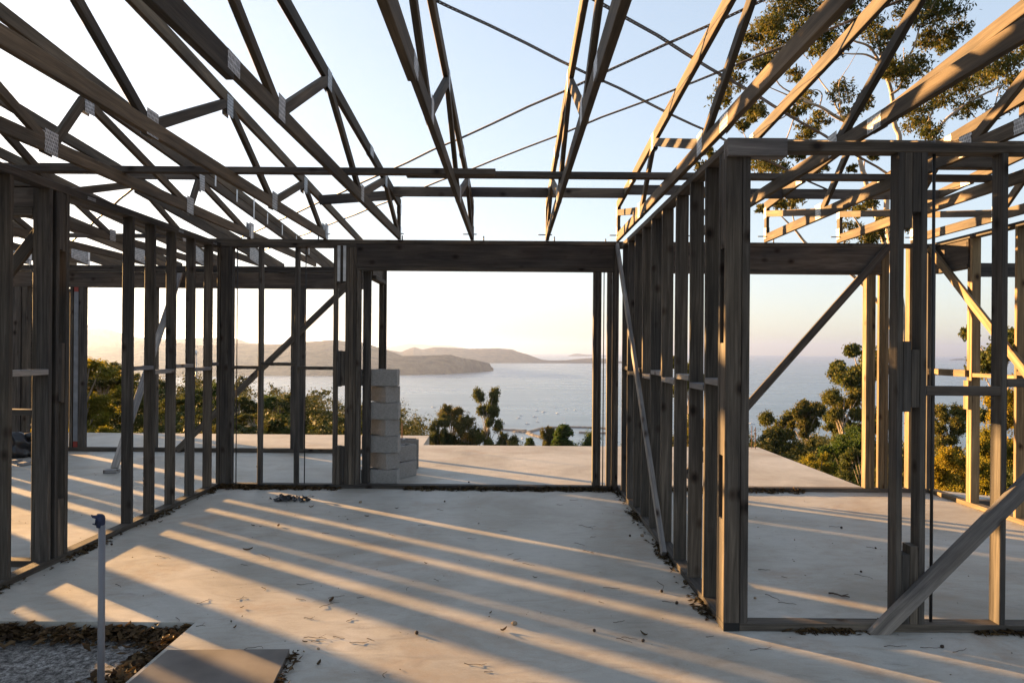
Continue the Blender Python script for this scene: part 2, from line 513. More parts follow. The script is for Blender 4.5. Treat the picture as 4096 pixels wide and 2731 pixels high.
WATER = EYE - 150.0
def skyline_dep(th):
    pts = [(-1.2, 0.02), (-0.6, 0.04), (-0.47, 0.056), (-0.37, 0.060), (-0.28, 0.075), (-0.16, 0.086), (-0.105, 0.118), (-0.05, 0.17), (0.0, 0.2), (0.35, 0.19), (0.6, 0.16), (1.2, 0.1)]
    return float(np.interp(th, [p[0] for p in pts], [p[1] for p in pts]))
def terrain(x, y):
    r = math.hypot(x, y)
    th = math.atan2(x, y)
    zr = EYE - 9.0 - skyline_dep(th) * 350
    if r < 14.5:
        z = -1.2
    elif r < 350:
        u = (r - 14.5) / 335.5
        z = -1.2 + (zr + 1.2) * (u ** 0.92)
    elif r < 820:
        u = (r - 350) / 470
        z = zr + (WATER - 3 - zr) * u
    else:
        z = WATER - 3
    z += (math.sin(x * 0.031 + 1) * math.cos(y * 0.027) * 2.0 + math.sin(x * 0.11) * math.sin(y * 0.09 + 2) * 0.6) * min(1, max(0, (r - 25) / 120)) * (1 if r < 700 else 0.2)
    return z
nr, na = 90, 120
vs, fs = [], []
for i in range(nr):
    r = 0.0 if i == 0 else 8 * (110.0 ** ((i - 1) / (nr - 2)))
    for j in range(na):
        a = 2 * math.pi * j / na
        x, y = r * math.sin(a), r * math.cos(a)
        vs.append((x, y, terrain(x, y) if y > -8 else -1.2 - 0.0 * r))
for i in range(nr - 1):
    for j in range(na):
        k = (j + 1) % na
        fs.append((i * na + j, (i + 1) * na + j, (i + 1) * na + k, i * na + k))
g = mesh_obj('hillside_ground', vs, [tuple(reversed(f)) for f in fs], M['ground'], smooth=True)
tag(g, 'scrubby hillside falling from the slab to the bay', kind='structure')

R0 = 31000
sea_o = mesh_obj('sea', [(-R0, -2000, WATER), (R0, -2000, WATER), (R0, R0, WATER), (-R0, R0, WATER)], [(0, 1, 2, 3)], M['sea'])
tag(sea_o, 'calm pale blue bay reaching the horizon', kind='structure')

# ------------------------------------------------------------------ far hills
def fnoise(x, y, s):
    return (math.sin(x * s + 1.3) * math.cos(y * s * 1.3 + 0.4) + 0.5 * math.sin(x * s * 2.3 + y * s * 1.7) + 0.3 * math.sin(x * s * 5.1 - y * s * 4.3 + 2)) / 1.8
def hill(name, label, sky_pts, base_y, depth, back=0.35, rough=0.02):
    """ridge whose crest follows the photo's skyline at its own distance; falls to the sea in front and behind"""
    xs = [p[0] for p in sky_pts]
    ys = [p[1] for p in sky_pts]
    n = 160
    rows = [-1.0, -0.8, -0.6, -0.42, -0.27, -0.13, 0.0, 0.15, 0.4, 1.0]
    vs = []
    for rw in rows:
        for i in range(n + 1):
            x = xs[0] + (xs[-1] - xs[0]) * i / n
            yc = float(np.interp(x, xs, ys))
            yb = base_y if not callable(base_y) else base_y(x)
            rr = ray(x, yb)
            dfront = (WATER - EYE) / rr[2] if rr[2] < -1e-4 else 20000
            dcr = max(depth, dfront * 1.03)
            top = EYE + ray(x, yc)[2] * dcr
            h = max(top - WATER, 0.0)
            d = dcr + (dcr - dfront) * rw if rw < 0 else dcr * (1 + back * rw)
            prof = (1 - abs(rw)) ** (0.75 if rw < 0 else 1.2)
            nz = fnoise(rr[0] * d, d, 0.006) * h * 0.10 * (prof * (1 - prof) * 4) + random.uniform(-1, 1) * rough * h * 0.5 * (1 if prof > 0.02 else 0)
            z = WATER - 2 + h * prof + nz
            vs.append((rr[0] * d, d, z))
    fs = []
    m_ = n + 1
    for a in range(len(rows) - 1):
        for i in range(n):
            fs.append((a * m_ + i, a * m_ + i + 1, (a + 1) * m_ + i + 1, (a + 1) * m_ + i))
    o = mesh_obj(name, vs, fs, M['hill'], smooth=True)
    tag(o, label, kind='structure')
    return o

hill('headland_hill', 'dark wooded headland running out into the bay', [(1490, 1440), (1547, 1424), (1590, 1423), (1700, 1421), (1800, 1417), (1850, 1430), (1897, 1437), (1958, 1452), (1972, 1478), (1978, 1487)], lambda x: np.interp(x, [1490, 1590, 1780, 1978], [1502, 1500, 1497, 1484]), 4700, 0.2)
hill('middle_hill', 'grey ridge across the bay behind the headland', [(1500, 1392), (1560, 1400), (1604, 1407), (1630, 1396), (1656, 1387), (1689, 1397), (1736, 1388), (1802, 1390), (1878, 1394), (1990, 1392), (2052, 1397), (2071, 1406), (2109, 1416), (2165, 1437), (2200, 1441), (2260, 1440), (2307, 1435), (2377, 1430), (2427, 1435), (2480, 1446), (2560, 1452)], lambda x: 1452 + (x - 2000) * 0.004, 9000, 0.2)
hill('faint_far_hill', 'faintest ridge on the horizon above the middle ridge', [(1460, 1392), (1560, 1386), (1637, 1373), (1708, 1378), (1802, 1382), (1873, 1394), (1990, 1404), (2060, 1412)], 1418, 22000, 0.1)
hill('far_island', 'small pale island on the sea horizon', [(2273, 1423), (2290, 1416), (2310, 1413), (2340, 1417), (2400, 1420), (2470, 1424)], 1425, 16500, 0.1)
hill('far_island', 'low island on the horizon behind the right hand corner posts', [(3798, 1439), (3820, 1434), (3850, 1433), (3870, 1438), (3880, 1441)], 1441, 12000, 0.1)
hill('bay_side_hill', 'long hazy hill along the left shore of the bay', [(-700, 1380), (-200, 1340), (0, 1385), (340, 1382), (500, 1384), (560, 1362), (640, 1361), (800, 1381), (950, 1372), (1100, 1378), (1165, 1368), (1227, 1366), (1330, 1359), (1453, 1369), (1547, 1399), (1590, 1414), (1618, 1425), (1660, 1440), (1700, 1470)], lambda x: np.interp(x, [0, 1000, 1400, 1700], [1520, 1504, 1503, 1500]), 4900, 0.25)
hill('pale_back_hill', 'paler taller range behind the left shore', [(-1200, 1300), (-600, 1262), (-100, 1266), (113, 1279), (340, 1298), (453, 1319), (488, 1334), (540, 1347), (600, 1352), (703, 1357), (780, 1350), (900, 1350), (944, 1353), (1000, 1371), (1060, 1374), (1150, 1376), (1300, 1380)], 1450, 6200, 0.2)

# ------------------------------------------------------------------ haze
def haze():
    x0, x1, y0, y1, z0, z1 = -33000, 33000, -2100, 32500, WATER - 4.5, 372.0
    vs = [(x0, y0, z0), (x1, y0, z0), (x1, y1, z0), (x0, y1, z0), (x0, y0, z1), (x1, y0, z1), (x1, y1, z1), (x0, y1, z1)]
    fs = [(0, 3, 2, 1), (4, 5, 6, 7), (0, 1, 5, 4), (1, 2, 6, 5), (2, 3, 7, 6), (3, 0, 4, 7)]
    m, nt = mat('haze_air')
    n = N(nt)
    v = n('VolumePrincipled')
    v.inputs['Color'].default_value = (0.42, 0.55, 0.92, 1)
    v.inputs['Density'].default_value = 0.000048
    v.inputs['Anisotropy'].default_value = 0.6
    n('OutputMaterial', ins={'Volume': v.outputs[0]})
    o = mesh_obj('haze', vs, fs, m)
    tag(o, 'pale sea haze over the bay', kind='stuff')
haze()

# ------------------------------------------------------------------ wall frames
def vstud(parent, x0, x1, y0, y1, z0, z1, m='stud', name='stud', bow=0.0):
    """upright with rectangular section"""
    return beam(name, ((x0 + x1) / 2, (y0 + y1) / 2, z0), ((x0 + x1) / 2, (y0 + y1) / 2, z1), abs(x1 - x0), abs(y1 - y0), M[m], parent, (1, 0, 0), bow=bow)
def hx(parent, name, x0, x1, y0, y1, z0, z1, m='stud', bow=0.0):
    return beam(name, (x0, (y0 + y1) / 2, (z0 + z1) / 2), (x1, (y0 + y1) / 2, (z0 + z1) / 2), abs(y1 - y0), abs(z1 - z0), M[m], parent, (0, 1, 0), bow=bow)
def hy(parent, name, x0, x1, y0, y1, z0, z1, m='stud', bow=0.0):
    return beam(name, ((x0 + x1) / 2, y0, (z0 + z1) / 2), ((x0 + x1) / 2, y1, (z0 + z1) / 2), abs(x1 - x0), abs(z1 - z0), M[m], parent, (1, 0, 0), bow=bow)
def tie(parent, x, y, z0, z1, r=0.006):
    rodobj('tie_rod', (x, y, z0), (x, y, z1), r, M['rod'], parent)
def bolt(parent, x, y, z, h=0.05):
    rodobj('bolt', (x, y, z - 0.002), (x, y, z + h), 0.007, M['bolt'], parent)

e = 0.0015
# --- W1: far wall of the main room and of the right room
W1 = thing('wall_frame', (0, D1, 0), 'far timber wall frame facing the camera with deep lintel beams over its two sea view openings', 'wall frame', 'timber wall frames')
y0, y1 = D1, D1 + T
hx(W1, 'bottom_plate', -3.30, 1.19, y0, y1, 0.0, 0.045)
hx(W1, 'bottom_plate', 1.295, 4.77, y0, y1, 0.0, 0.045)
hx(W1, 'top_plate', -3.42, 4.85, y0, y1, 2.755, ZT)
hx(W1, 'top_plate', -3.34, -1.757, y0, y1, 2.71, 2.7545)
# corner studs
vstud(W1, -3.325, -3.29, y0, y1, 0.046, 2.709)
vstud(W1, -3.287, -3.20, y0 + .01, y1, 0.046, 2.709)
vstud(W1, -3.197, -3.155, y0, y1, 0.046, 2.709)
for X in (-2.86, -2.448):
    vstud(W1, X, X + 0.038, y0, y1, 0.046, 2.709, bow=0.004)
tie(W1, -3.113, y0 + .045, 0.04, 2.71)
tie(W1, -2.338, y0 + .045, 0.04, 2.71)
hx(W1, 'noggin', -3.154, -2.861, y0, y1, 1.335, 1.37)
hx(W1, 'noggin', -2.821, -2.449, y0, y1, 1.375, 1.41)
hx(W1, 'noggin', -2.409, -2.015, y0, y1, 1.333, 1.368)
# post group left of the big opening
vstud(W1, -2.014, -1.975, y0, y1, 0.046, 2.709)
for za, zb in ((2.31, 2.709), (1.145, 1.55), (0.046, 0.475)):
    vstud(W1, -1.973, -1.928, y0, y1, za, zb, name='packing_block')
    vstud(W1, -1.926, -1.883, y0 + .006, y1, za + .01, zb - 0.004, name='packing_block')
vstud(W1, -1.88, -1.837, y0 + .003, y1, 0.046, 2.709)
vstud(W1, -1.835, -1.79, y0, y1, 0.046, 2.709)
vstud(W1, -1.788, -1.757, y0, y1, 0.046, 2.709)
vstud(W1, -1.754, -1.712, y0 + .002, y1, 0.046, 2.456, name='jack_stud')
for X in (-1.955, -1.89):
    box('strap_plate', (X, y0 - 0.0015, 2.53), (0.032, 0.0025, 0.40), M['galv'], W1, cham=0.0004)
hx(W1, 'lintel_beam', -1.754, 1.135, y0 + .004, y1, 2.497, 2.753, 'lvl')
hx(W1, 'lintel_trim', -1.754, 1.135, y0, y1 + .004, 2.458, 2.4955)
# right of the opening
for X0, X1 in ((0.915, 0.944), (0.946, 0.975), (0.977, 1.004)):
    vstud(W1, X0, X1, y0 + (0.002 if X0 > .93 else 0), y1, 0.046, 2.456, name='jack_stud')
tie(W1, 1.036, y0 + .045, 0.04, 2.457)
vstud(W1, 1.074, 1.125, y0, y1, 0.046, 2.456, name='jack_stud')
vstud(W1, 1.137, 1.172, y0, y1, 0.046, 2.7535)
vstud(W1, 1.174, 1.20, y0 + .003, y1, 0.046, 2.7535)
# right room opening
hx(W1, 'lintel_beam', 1.297, 4.15, y0 + .004, y1, 2.49, 2.753, 'lvl')
hx(W1, 'lintel_trim', 1.297, 4.15, y0, y1 + .004, 2.452, 2.4885)
vstud(W1, 1.297, 1.34, y0, y1, 0.046, 2.45, name='jack_stud')
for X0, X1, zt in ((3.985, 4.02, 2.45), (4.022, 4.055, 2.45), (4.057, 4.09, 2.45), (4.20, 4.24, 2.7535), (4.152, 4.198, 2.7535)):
    vstud(W1, X0, X1, y0, y1, 0.046, zt, 'sunlit_pine')
vstud(W1, 4.47, 4.51, y0, y1, 0.046, 2.7535, 'sunlit_pine')
vstud(W1, 4.68, 4.77, y0 + .01, y1, 0.046, 2.7535)
hx(W1, 'noggin', 4.242, 4.468, y0, y1, 1.34, 1.375)
for X in (-3.0, -2.2, -1.25, -0.33, 0.47, 1.05, 2.95, 3.75, 4.4):
    bolt(W1, X, y0 + .045, ZT, 0.035 if X in (1.05, 4.4) else 0.055)
# timber brace across the right room opening, from the top of the right posts down to the left
beam('brace', at(3556, 985, D1 - 0.02), at(2740, 1905, D1 - 0.02), 0.035, 0.085, M['stud'], W1, (0, 1, 0))

# --- W3: stud wall between the rooms
W3 = thing('wall_frame', (1.24, 6, 0), 'stud wall running away from the dark corner post between the two rooms', 'wall frame', 'timber wall frames')
N0 = 4.0
xa, xb = 1.20, 1.29
hy(W3, 'bottom_plate', xa, xb, N0 + .004, D1 - .001 + T, 0.0, 0.045)
box('end_cap', (1.245, N0, 0.0225), (0.09, 0.006, 0.047), M['dampcourse'], W3)
hy(W3, 'top_plate', xa, xb, N0 + .002, D1 - 0.001, 2.712, 2.757)
vstud(W3, xa, xb, N0, N0 + 0.035, 0.046, 2.711, name='corner_post')
for za, zb in ((2.16, 2.71), (0.98, 1.62), (0.046, 0.62)):
    vstud(W3, xa + .002, xb - .003, N0 + .037, N0 + .107, za, zb, name='packing_block')
vstud(W3, xa, xb, N0 + .11, N0 + .145, 0.046, 2.711)
def w3y(xc, X):      # depth of a stud from the photo x of its left edge
    return F * X / (xc - 2048)
studs3 = [4.42, 4.80, 5.21, 5.70, 6.14, 6.56, 6.96, 7.37, 7.72]
for k, d in enumerate(studs3):
    vstud(W3, xa, xb, d, d + 0.036, 0.046, 2.711, bow=0.005)
prev = N0 + .145
for k, d in enumerate(studs3):
    zc = 1.39 if k % 2 == 0 else 1.345
    hy(W3, 'noggin', xa, xb, prev + .001, d - .001, zc - .02, zc + .018, 'grey' if k in (0, 1, 2, 3, 4, 5) else 'stud')
    prev = d + 0.036
# long brace nailed over the near face
br0 = on(2657, 2231, 0.0)
beam('brace', (1.165, 7.93, 2.745), (1.165, 5.40, 0.03), 0.033, 0.072, M['grey'], W3, (1, 0, 0))

# --- W6: near wall on the right
W6 = thing('wall_frame', (2.5, N0, 0), 'nearest wall frame on the right with a heavy diagonal brace crossing its foot', 'wall frame', 'timber wall frames')
y0, y1 = N0, N0 + T
hx(W6, 'bottom_plate', 1.292, 4.9, y0, y1, 0.0, 0.045)
hx(W6, 'top_plate', 1.53, 4.9, y0, y1, 2.70, 2.757)
hx(W6, 'top_plate_end', 1.20, 1.53, y0 - .03, y1 - .032, 2.665, 2.765, 'grey_brace')
vstud(W6, 1.293, 1.337, y0, y1, 0.046, 2.664)
def w6x(x):
    return (x - 2048) / F * N0
def sx(x, y=1500):
    return at(x, y, N0).x
xs1 = sx(3589)
vstud(W6, xs1, xs1 + 0.035, y0, y1, 0.046, 2.699, bow=0.003)
xs2 = sx(3681)
vstud(W6, xs2, xs2 + 0.035, y0, y1, 0.046, 2.699, bow=0.003)
def zz(y, x=3650):
    return at(x, y, N0).z
for xl, xr, spans in ((xs1 + .036, xs1 + .080, ((zz(911), 2.698), (zz(1647), zz(1365)), (0.046, zz(2218)))),
                      (xs1 + .082, xs2 - .0015, ((zz(847), 2.698), (zz(1629), zz(1398)), (0.046, zz(2184))))):
    for za, zb in spans:
        vstud(W6, xl, xr, y0 + .001, y1 - .002, za, zb, name='packing_block')
xs3 = sx(4004)
vstud(W6, xs3, xs3 + 0.035, y0, y1, 0.046, 2.699, bow=0.003)
vstud(W6, xs3 + .55, xs3 + .585, y0, y1, 0.046, 2.699)
xr = sx(3749)
rodobj('tie_rod', (xr, N0 + .045, 0.03), (xr, N0 + .045, 2.71), 0.0085, M['rod'], W6)
rodobj('bolt', (sx(3753, 600), N0 + .045, 2.755), (sx(3753, 600), N0 + .045, 2.775), 0.011, M['bolt'], W6)
hx(W6, 'noggin', xs2 + .036, xs3 - .001, y0, y0 + .05, zz(1583, 3850), zz(1545, 3850), 'lvl')
hx(W6, 'noggin', xs3 + .036, xs3 + .549, y0, y0 + .05, zz(1548, 4050), zz(1515, 4050), 'lvl')
def brace_foot():
    # heavy brace, foot cut flat on the slab
    A = Vector((at(3466, 2523, N0 - .03).x, N0 - .022, 0.0))
    d = Vector((math.cos(rad(45.5)), 0, math.sin(rad(45.5))))
    q = Vector((-d.z, 0, d.x)) * .092
    L = 2.6
    B = A + Vector((.092 / math.sin(rad(45.5)), 0, 0))
    pts = [A + d * .02, A + Vector((.012, 0, 0)), B, A - q + d * L, A + d * L]
    rot = Matrix((d, Vector((0, 1, 0)), d.cross(Vector((0, 1, 0))))).transposed()
    inv = rot.transposed()
    c = .0035
    mid = sum(pts, Vector((0, 0, 0))) / len(pts)
    vs = []
    for oy, k in ((-.0195, c), (-.0195 + c, 0), (.0195 - c, 0), (.0195, c)):
        for p in pts:
            dq = (mid - p)
            dq = dq - d * dq.dot(d)
            p2 = p + (dq.normalized() * k if dq.length > 0 else dq)
            vs.append(inv @ (p2 + Vector((0, oy, 0)) - A))
    n = len(pts)
    fs = [tuple(range(n)), tuple(range(4 * n - 1, 3 * n - 1, -1))]
    for r in range(3):
        fs += [(r * n + i, (r + 1) * n + i, (r + 1) * n + (i + 1) % n, r * n + (i + 1) % n) for i in range(n)]
    mesh_obj('brace', vs, fs, M['grey_brace'], W6, A, rot)
brace_foot()

# --- W7: right side wall of the right room
W7 = thing('wall_frame', (4.72, 7, 0), 'sunlit outer wall frame at far right with a pale brace falling towards the camera', 'wall frame', 'timber wall frames')
xa7, xb7 = 4.70, 4.79
hy(W7, 'bottom_plate', xa7, xb7, 4.15, D1 - .001, 0.0, 0.045, 'sunlit_pine')
hy(W7, 'top_plate', xa7, xb7, 4.15, D1 - .001, 2.755, 2.80)
d1_ = F * 4.70 / (3887 - 2048)
vstud(W7, xa7, xb7, d1_, d1_ + .04, 0.046, 2.754, 'sunlit_pine')
vstud(W7, xa7, xb7, d1_ + .042, d1_ + .08, 0.046, 2.45, 'sunlit_pine')
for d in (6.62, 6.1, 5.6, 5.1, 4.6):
    vstud(W7, xa7, xb7, d, d + .036, 0.046, 2.754, 'sunlit_pine')
vstud(W7, xa7 - .04, xa7 - .002, d1_ - .01, d1_ + .07, at(3900, 1637, d1_).z, at(3900, 1522, d1_).z, 'sunlit_pine', name='packing_block')
hy(W7, 'header', xa7 + .01, xb7 - .01, d1_ + .085, D1 - .05, 2.50, 2.75, 'lvl')
hy(W7, 'header_trim', xa7, xb7, d1_ + .085, D1 - .05, 2.455, 2.498)
hy(W7, 'noggin', xa7 - .03, xb7 - .04, d1_ + .06, D1 - .02, 1.33, 1.40, 'sunlit_pine')
hy(W7, 'noggin', xa7, xb7, 6.657, d1_ - .01, 1.33, 1.37, 'sunlit_pine')
hy(W7, 'noggin', xa7, xb7, 6.137, 6.619, 1.37, 1.41, 'sunlit_pine')
tie(W7, 4.72, 6.48, 0.03, 2.76, 0.009)
beam('brace', (4.665, 7.96, 2.74), (4.665, 5.0, 0.12), 0.035, 0.085, M['sunlit_pine'], W7, (1, 0, 0))

# --- short frame beyond W7 seen through it
W9 = thing('wall_frame', (6.0, 9.2, 0), 'small timber frame standing outside beyond the sunlit right wall', 'wall frame', 'timber wall frames')
hx(W9, 'rail', 4.80, 7.4, 7.30, 7.335, 2.36, 2.50)
hx(W9, 'rail', 4.80, 7.4, 7.30, 7.39, 0.0, 0.06)
vstud(W9, 5.95, 6.04, 7.29, 7.38, 0.061, 2.36)
vstud(W9, 7.30, 7.39, 7.29, 7.38, 0.061, 2.36)

# --- W2: stud wall on the left of the main room
W2 = thing('wall_frame', (-3.335, 6, 0), 'stud wall along the left side of the room with paired posts and packing blocks', 'wall frame', 'timber wall frames')
xa, xb = -3.38, -3.29
hy(W2, 'bottom_plate', xa, xb, 2.5, D1 - .001, 0.0, 0.045)
hy(W2, 'top_plate', xa, xb, 2.5, D1 - .001, 2.695, 2.7545)
studs2 = [6.16, 6.53, 6.93, 7.35, 7.78]
for d in [4.65, 5.05, 5.13, 5.245] + studs2 + [4.1, 3.3]:
    vstud(W2, xa, xb, d, d + .037, 0.046, 2.694, bow=0.004 if d > 6 else 0)
for za, zb in ((2.28, 2.693), (1.17, 1.60), (0.046, 0.46)):
    vstud(W2, xa + .003, xb - .002, 5.169, 5.205, za, zb, name='packing_block')
    vstud(W2, xa + .003, xb - .006, 5.207, 5.243, za - .01 if za > 1 else za, zb - .003, name='packing_block')
prev = 5.282
for k, d in enumerate([6.16, 6.53, 6.93, 7.35, 7.78]):
    if k:
        zc = 1.385 if k % 2 == 1 else 1.343
        hy(W2, 'noggin', xa, xb, prev + .001, d - .001, zc - .018, zc + .018, 'grey')
    prev = d + .037
hy(W2, 'noggin', xa, xb, prev + .001, 7.99, 1.372, 1.408, 'grey')
hy(W2, 'noggin', xa, xb, 4.688, 5.049, 1.37, 1.41, 'grey')
for d in (5.2, 6.7, 7.5):
    pl = box('nail_plate', (xb + .0015, d + .35, 2.722), (0.002, 0.11, 0.022), M['plate'], W2, cham=0.0003)

# --- W8: cross wall on the far left
W8 = thing('wall_frame', (-4.2, 5.05, 0), 'cross wall at the left edge of the photo with a boxed header and slanting brace', 'wall frame', 'timber wall frames')
y0, y1 = 5.06, 5.15
hx(W8, 'bottom_plate', -5.6, -3.382, y0, y1, 0, 0.045)
hx(W8, 'top_plate', -5.6, -3.382, y0, y1, 2.71, 2.755)
hx(W8, 'header', -4.6, -3.42, y0 + .01, y1 - .01, 2.565, 2.705, 'lvl')
hx(W8, 'header_trim', -4.6, -3.42, y0, y1, 2.50, 2.562)
vstud(W8, -3.417, -3.382, y0, y1, 0.046, 2.70)
vstud(W8, -4.64, -4.602, y0, y1, 0.046, 2.70)
hx(W8, 'noggin', -4.60, -3.418, y0, y1, 1.08, 1.12)
beam('brace', (-3.40, 5.18, 2.47), (-4.5, 5.18, 1.0), 0.035, 0.085, M['stud'], W8, (0, 1, 0))

# --- W5: far wall of the left room
W5 = thing('wall_frame', (-5.5, 10.7, 0), 'furthest frame behind the left studs with a deep beam and wide openings to the hills', 'wall frame', 'timber wall frames')
y0, y1 = 10.70, 10.79
hx(W5, 'bottom_plate', -13.2, -2.16, y0, y1, 0.0, 0.06)
hx(W5, 'top_plate', -13.2, -2.16, y0, y1, 2.755, ZT)
hx(W5, 'top_plate', -13.2, -2.16, y0, y1, 2.708, 2.7535)
hx(W5, 'lintel_beam', -13.2, -2.25, y0 + .01, y1, 2.47, 2.70, 'lvl')
for X0, X1 in ((-7.52, -7.40), (-7.38, -7.30), (-3.33, -3.24), (-3.22, -3.13), (-2.24, -2.16), (-5.40, -5.355)):
    vstud(W5, X0, X1, y0 + .002, y1 - .002, 0.061, 2.469)
vstud(W5, -6.66, -6.615, y0, y1, 0.061, 2.469)
vstud(W5, -6.53, -6.44, y0, y1, 0.061, 2.469)
vstud(W5, -6.605, -6.535, y0 + .01, y1 - .01, 0.15, 2.40, 'steelpost', 'steel_post')
vstud(W5, -6.605, -6.535, y0 + .009, y1 - .009, 0.061, 0.148, 'redpaint', 'painted_end')
vstud(W5, -6.605, -6.535, y0 + .009, y1 - .009, 2.402, 2.469, 'redpaint', 'painted_end')
beam('brace', at(708, 1800, 10.66), at(1385, 1148, 10.66), 0.035, 0.09, M['stud'], W5, (0, 1, 0))

# --- W4: return wall beside the concrete blocks
W4 = thing('wall_frame', (-1.62, 9, 0), 'short return frame standing right behind the stack of concrete blocks', 'wall frame', 'timber wall frames')
vstud(W4, -1.70, -1.612, 8.10, 8.145, 0.046, 2.456)
vstud(W4, -1.70, -1.652, 8.148, 8.19, 0.046, 2.456)
vstud(W4, -1.655, -1.57, 8.86, 8.90, 0.0, 2.72)
vstud(W4, -1.655, -1.60, 8.82, 8.857, 0.0, 2.72)
hy(W4, 'header', -1.65, -1.61, 8.20, 8.815, 2.42, 2.72, 'lvl')
hy(W4, 'header_trim', -1.66, -1.57, 8.20, 8.815, 2.375, 2.418)
hy(W4, 'top_plate', -1.66, -1.57, 8.10, 8.95, 2.722, 2.765)

# --- W10_blocker: added unseen wall at left; its slotted panels cut the low sun into streaks
W10_blocker = thing('wall_frame', (-9.4, 8, 0), 'added unseen slotted wall out of view at left, blocking the low sun into streaks', 'wall frame', 'timber wall frames')
xa, xb = -9.45, -9.36
hy(W10_blocker, 'bottom_plate', xa, xb, 4.2, 15.42, 0.0, 0.045)
hy(W10_blocker, 'top_plate', xa, xb, 4.2, 15.42, 2.755, 2.80)
SLOTS = [(8.72, 8.82), (9.04, 9.28), (9.60, 10.17), (10.46, 10.66), (10.86, 10.94), (11.08, 11.11), (11.35, 11.52), (11.78, 11.93), (12.42, 12.66), (12.76, 12.84), (13.3, 13.33), (13.72, 13.77), (13.97, 14.02), (14.2, 14.24), (14.7, 14.80), (15.1, 15.3)]
prev = 4.25
for sa, sb in SLOTS:
    hy(W10_blocker, 'sun_blocker_panel', xa + .02, xa + .038, prev, sa, 0.05, 2.75)
    vstud(W10_blocker, xa + .04, xb, sa - .036, sa, 0.046, 2.754)
    prev = sb

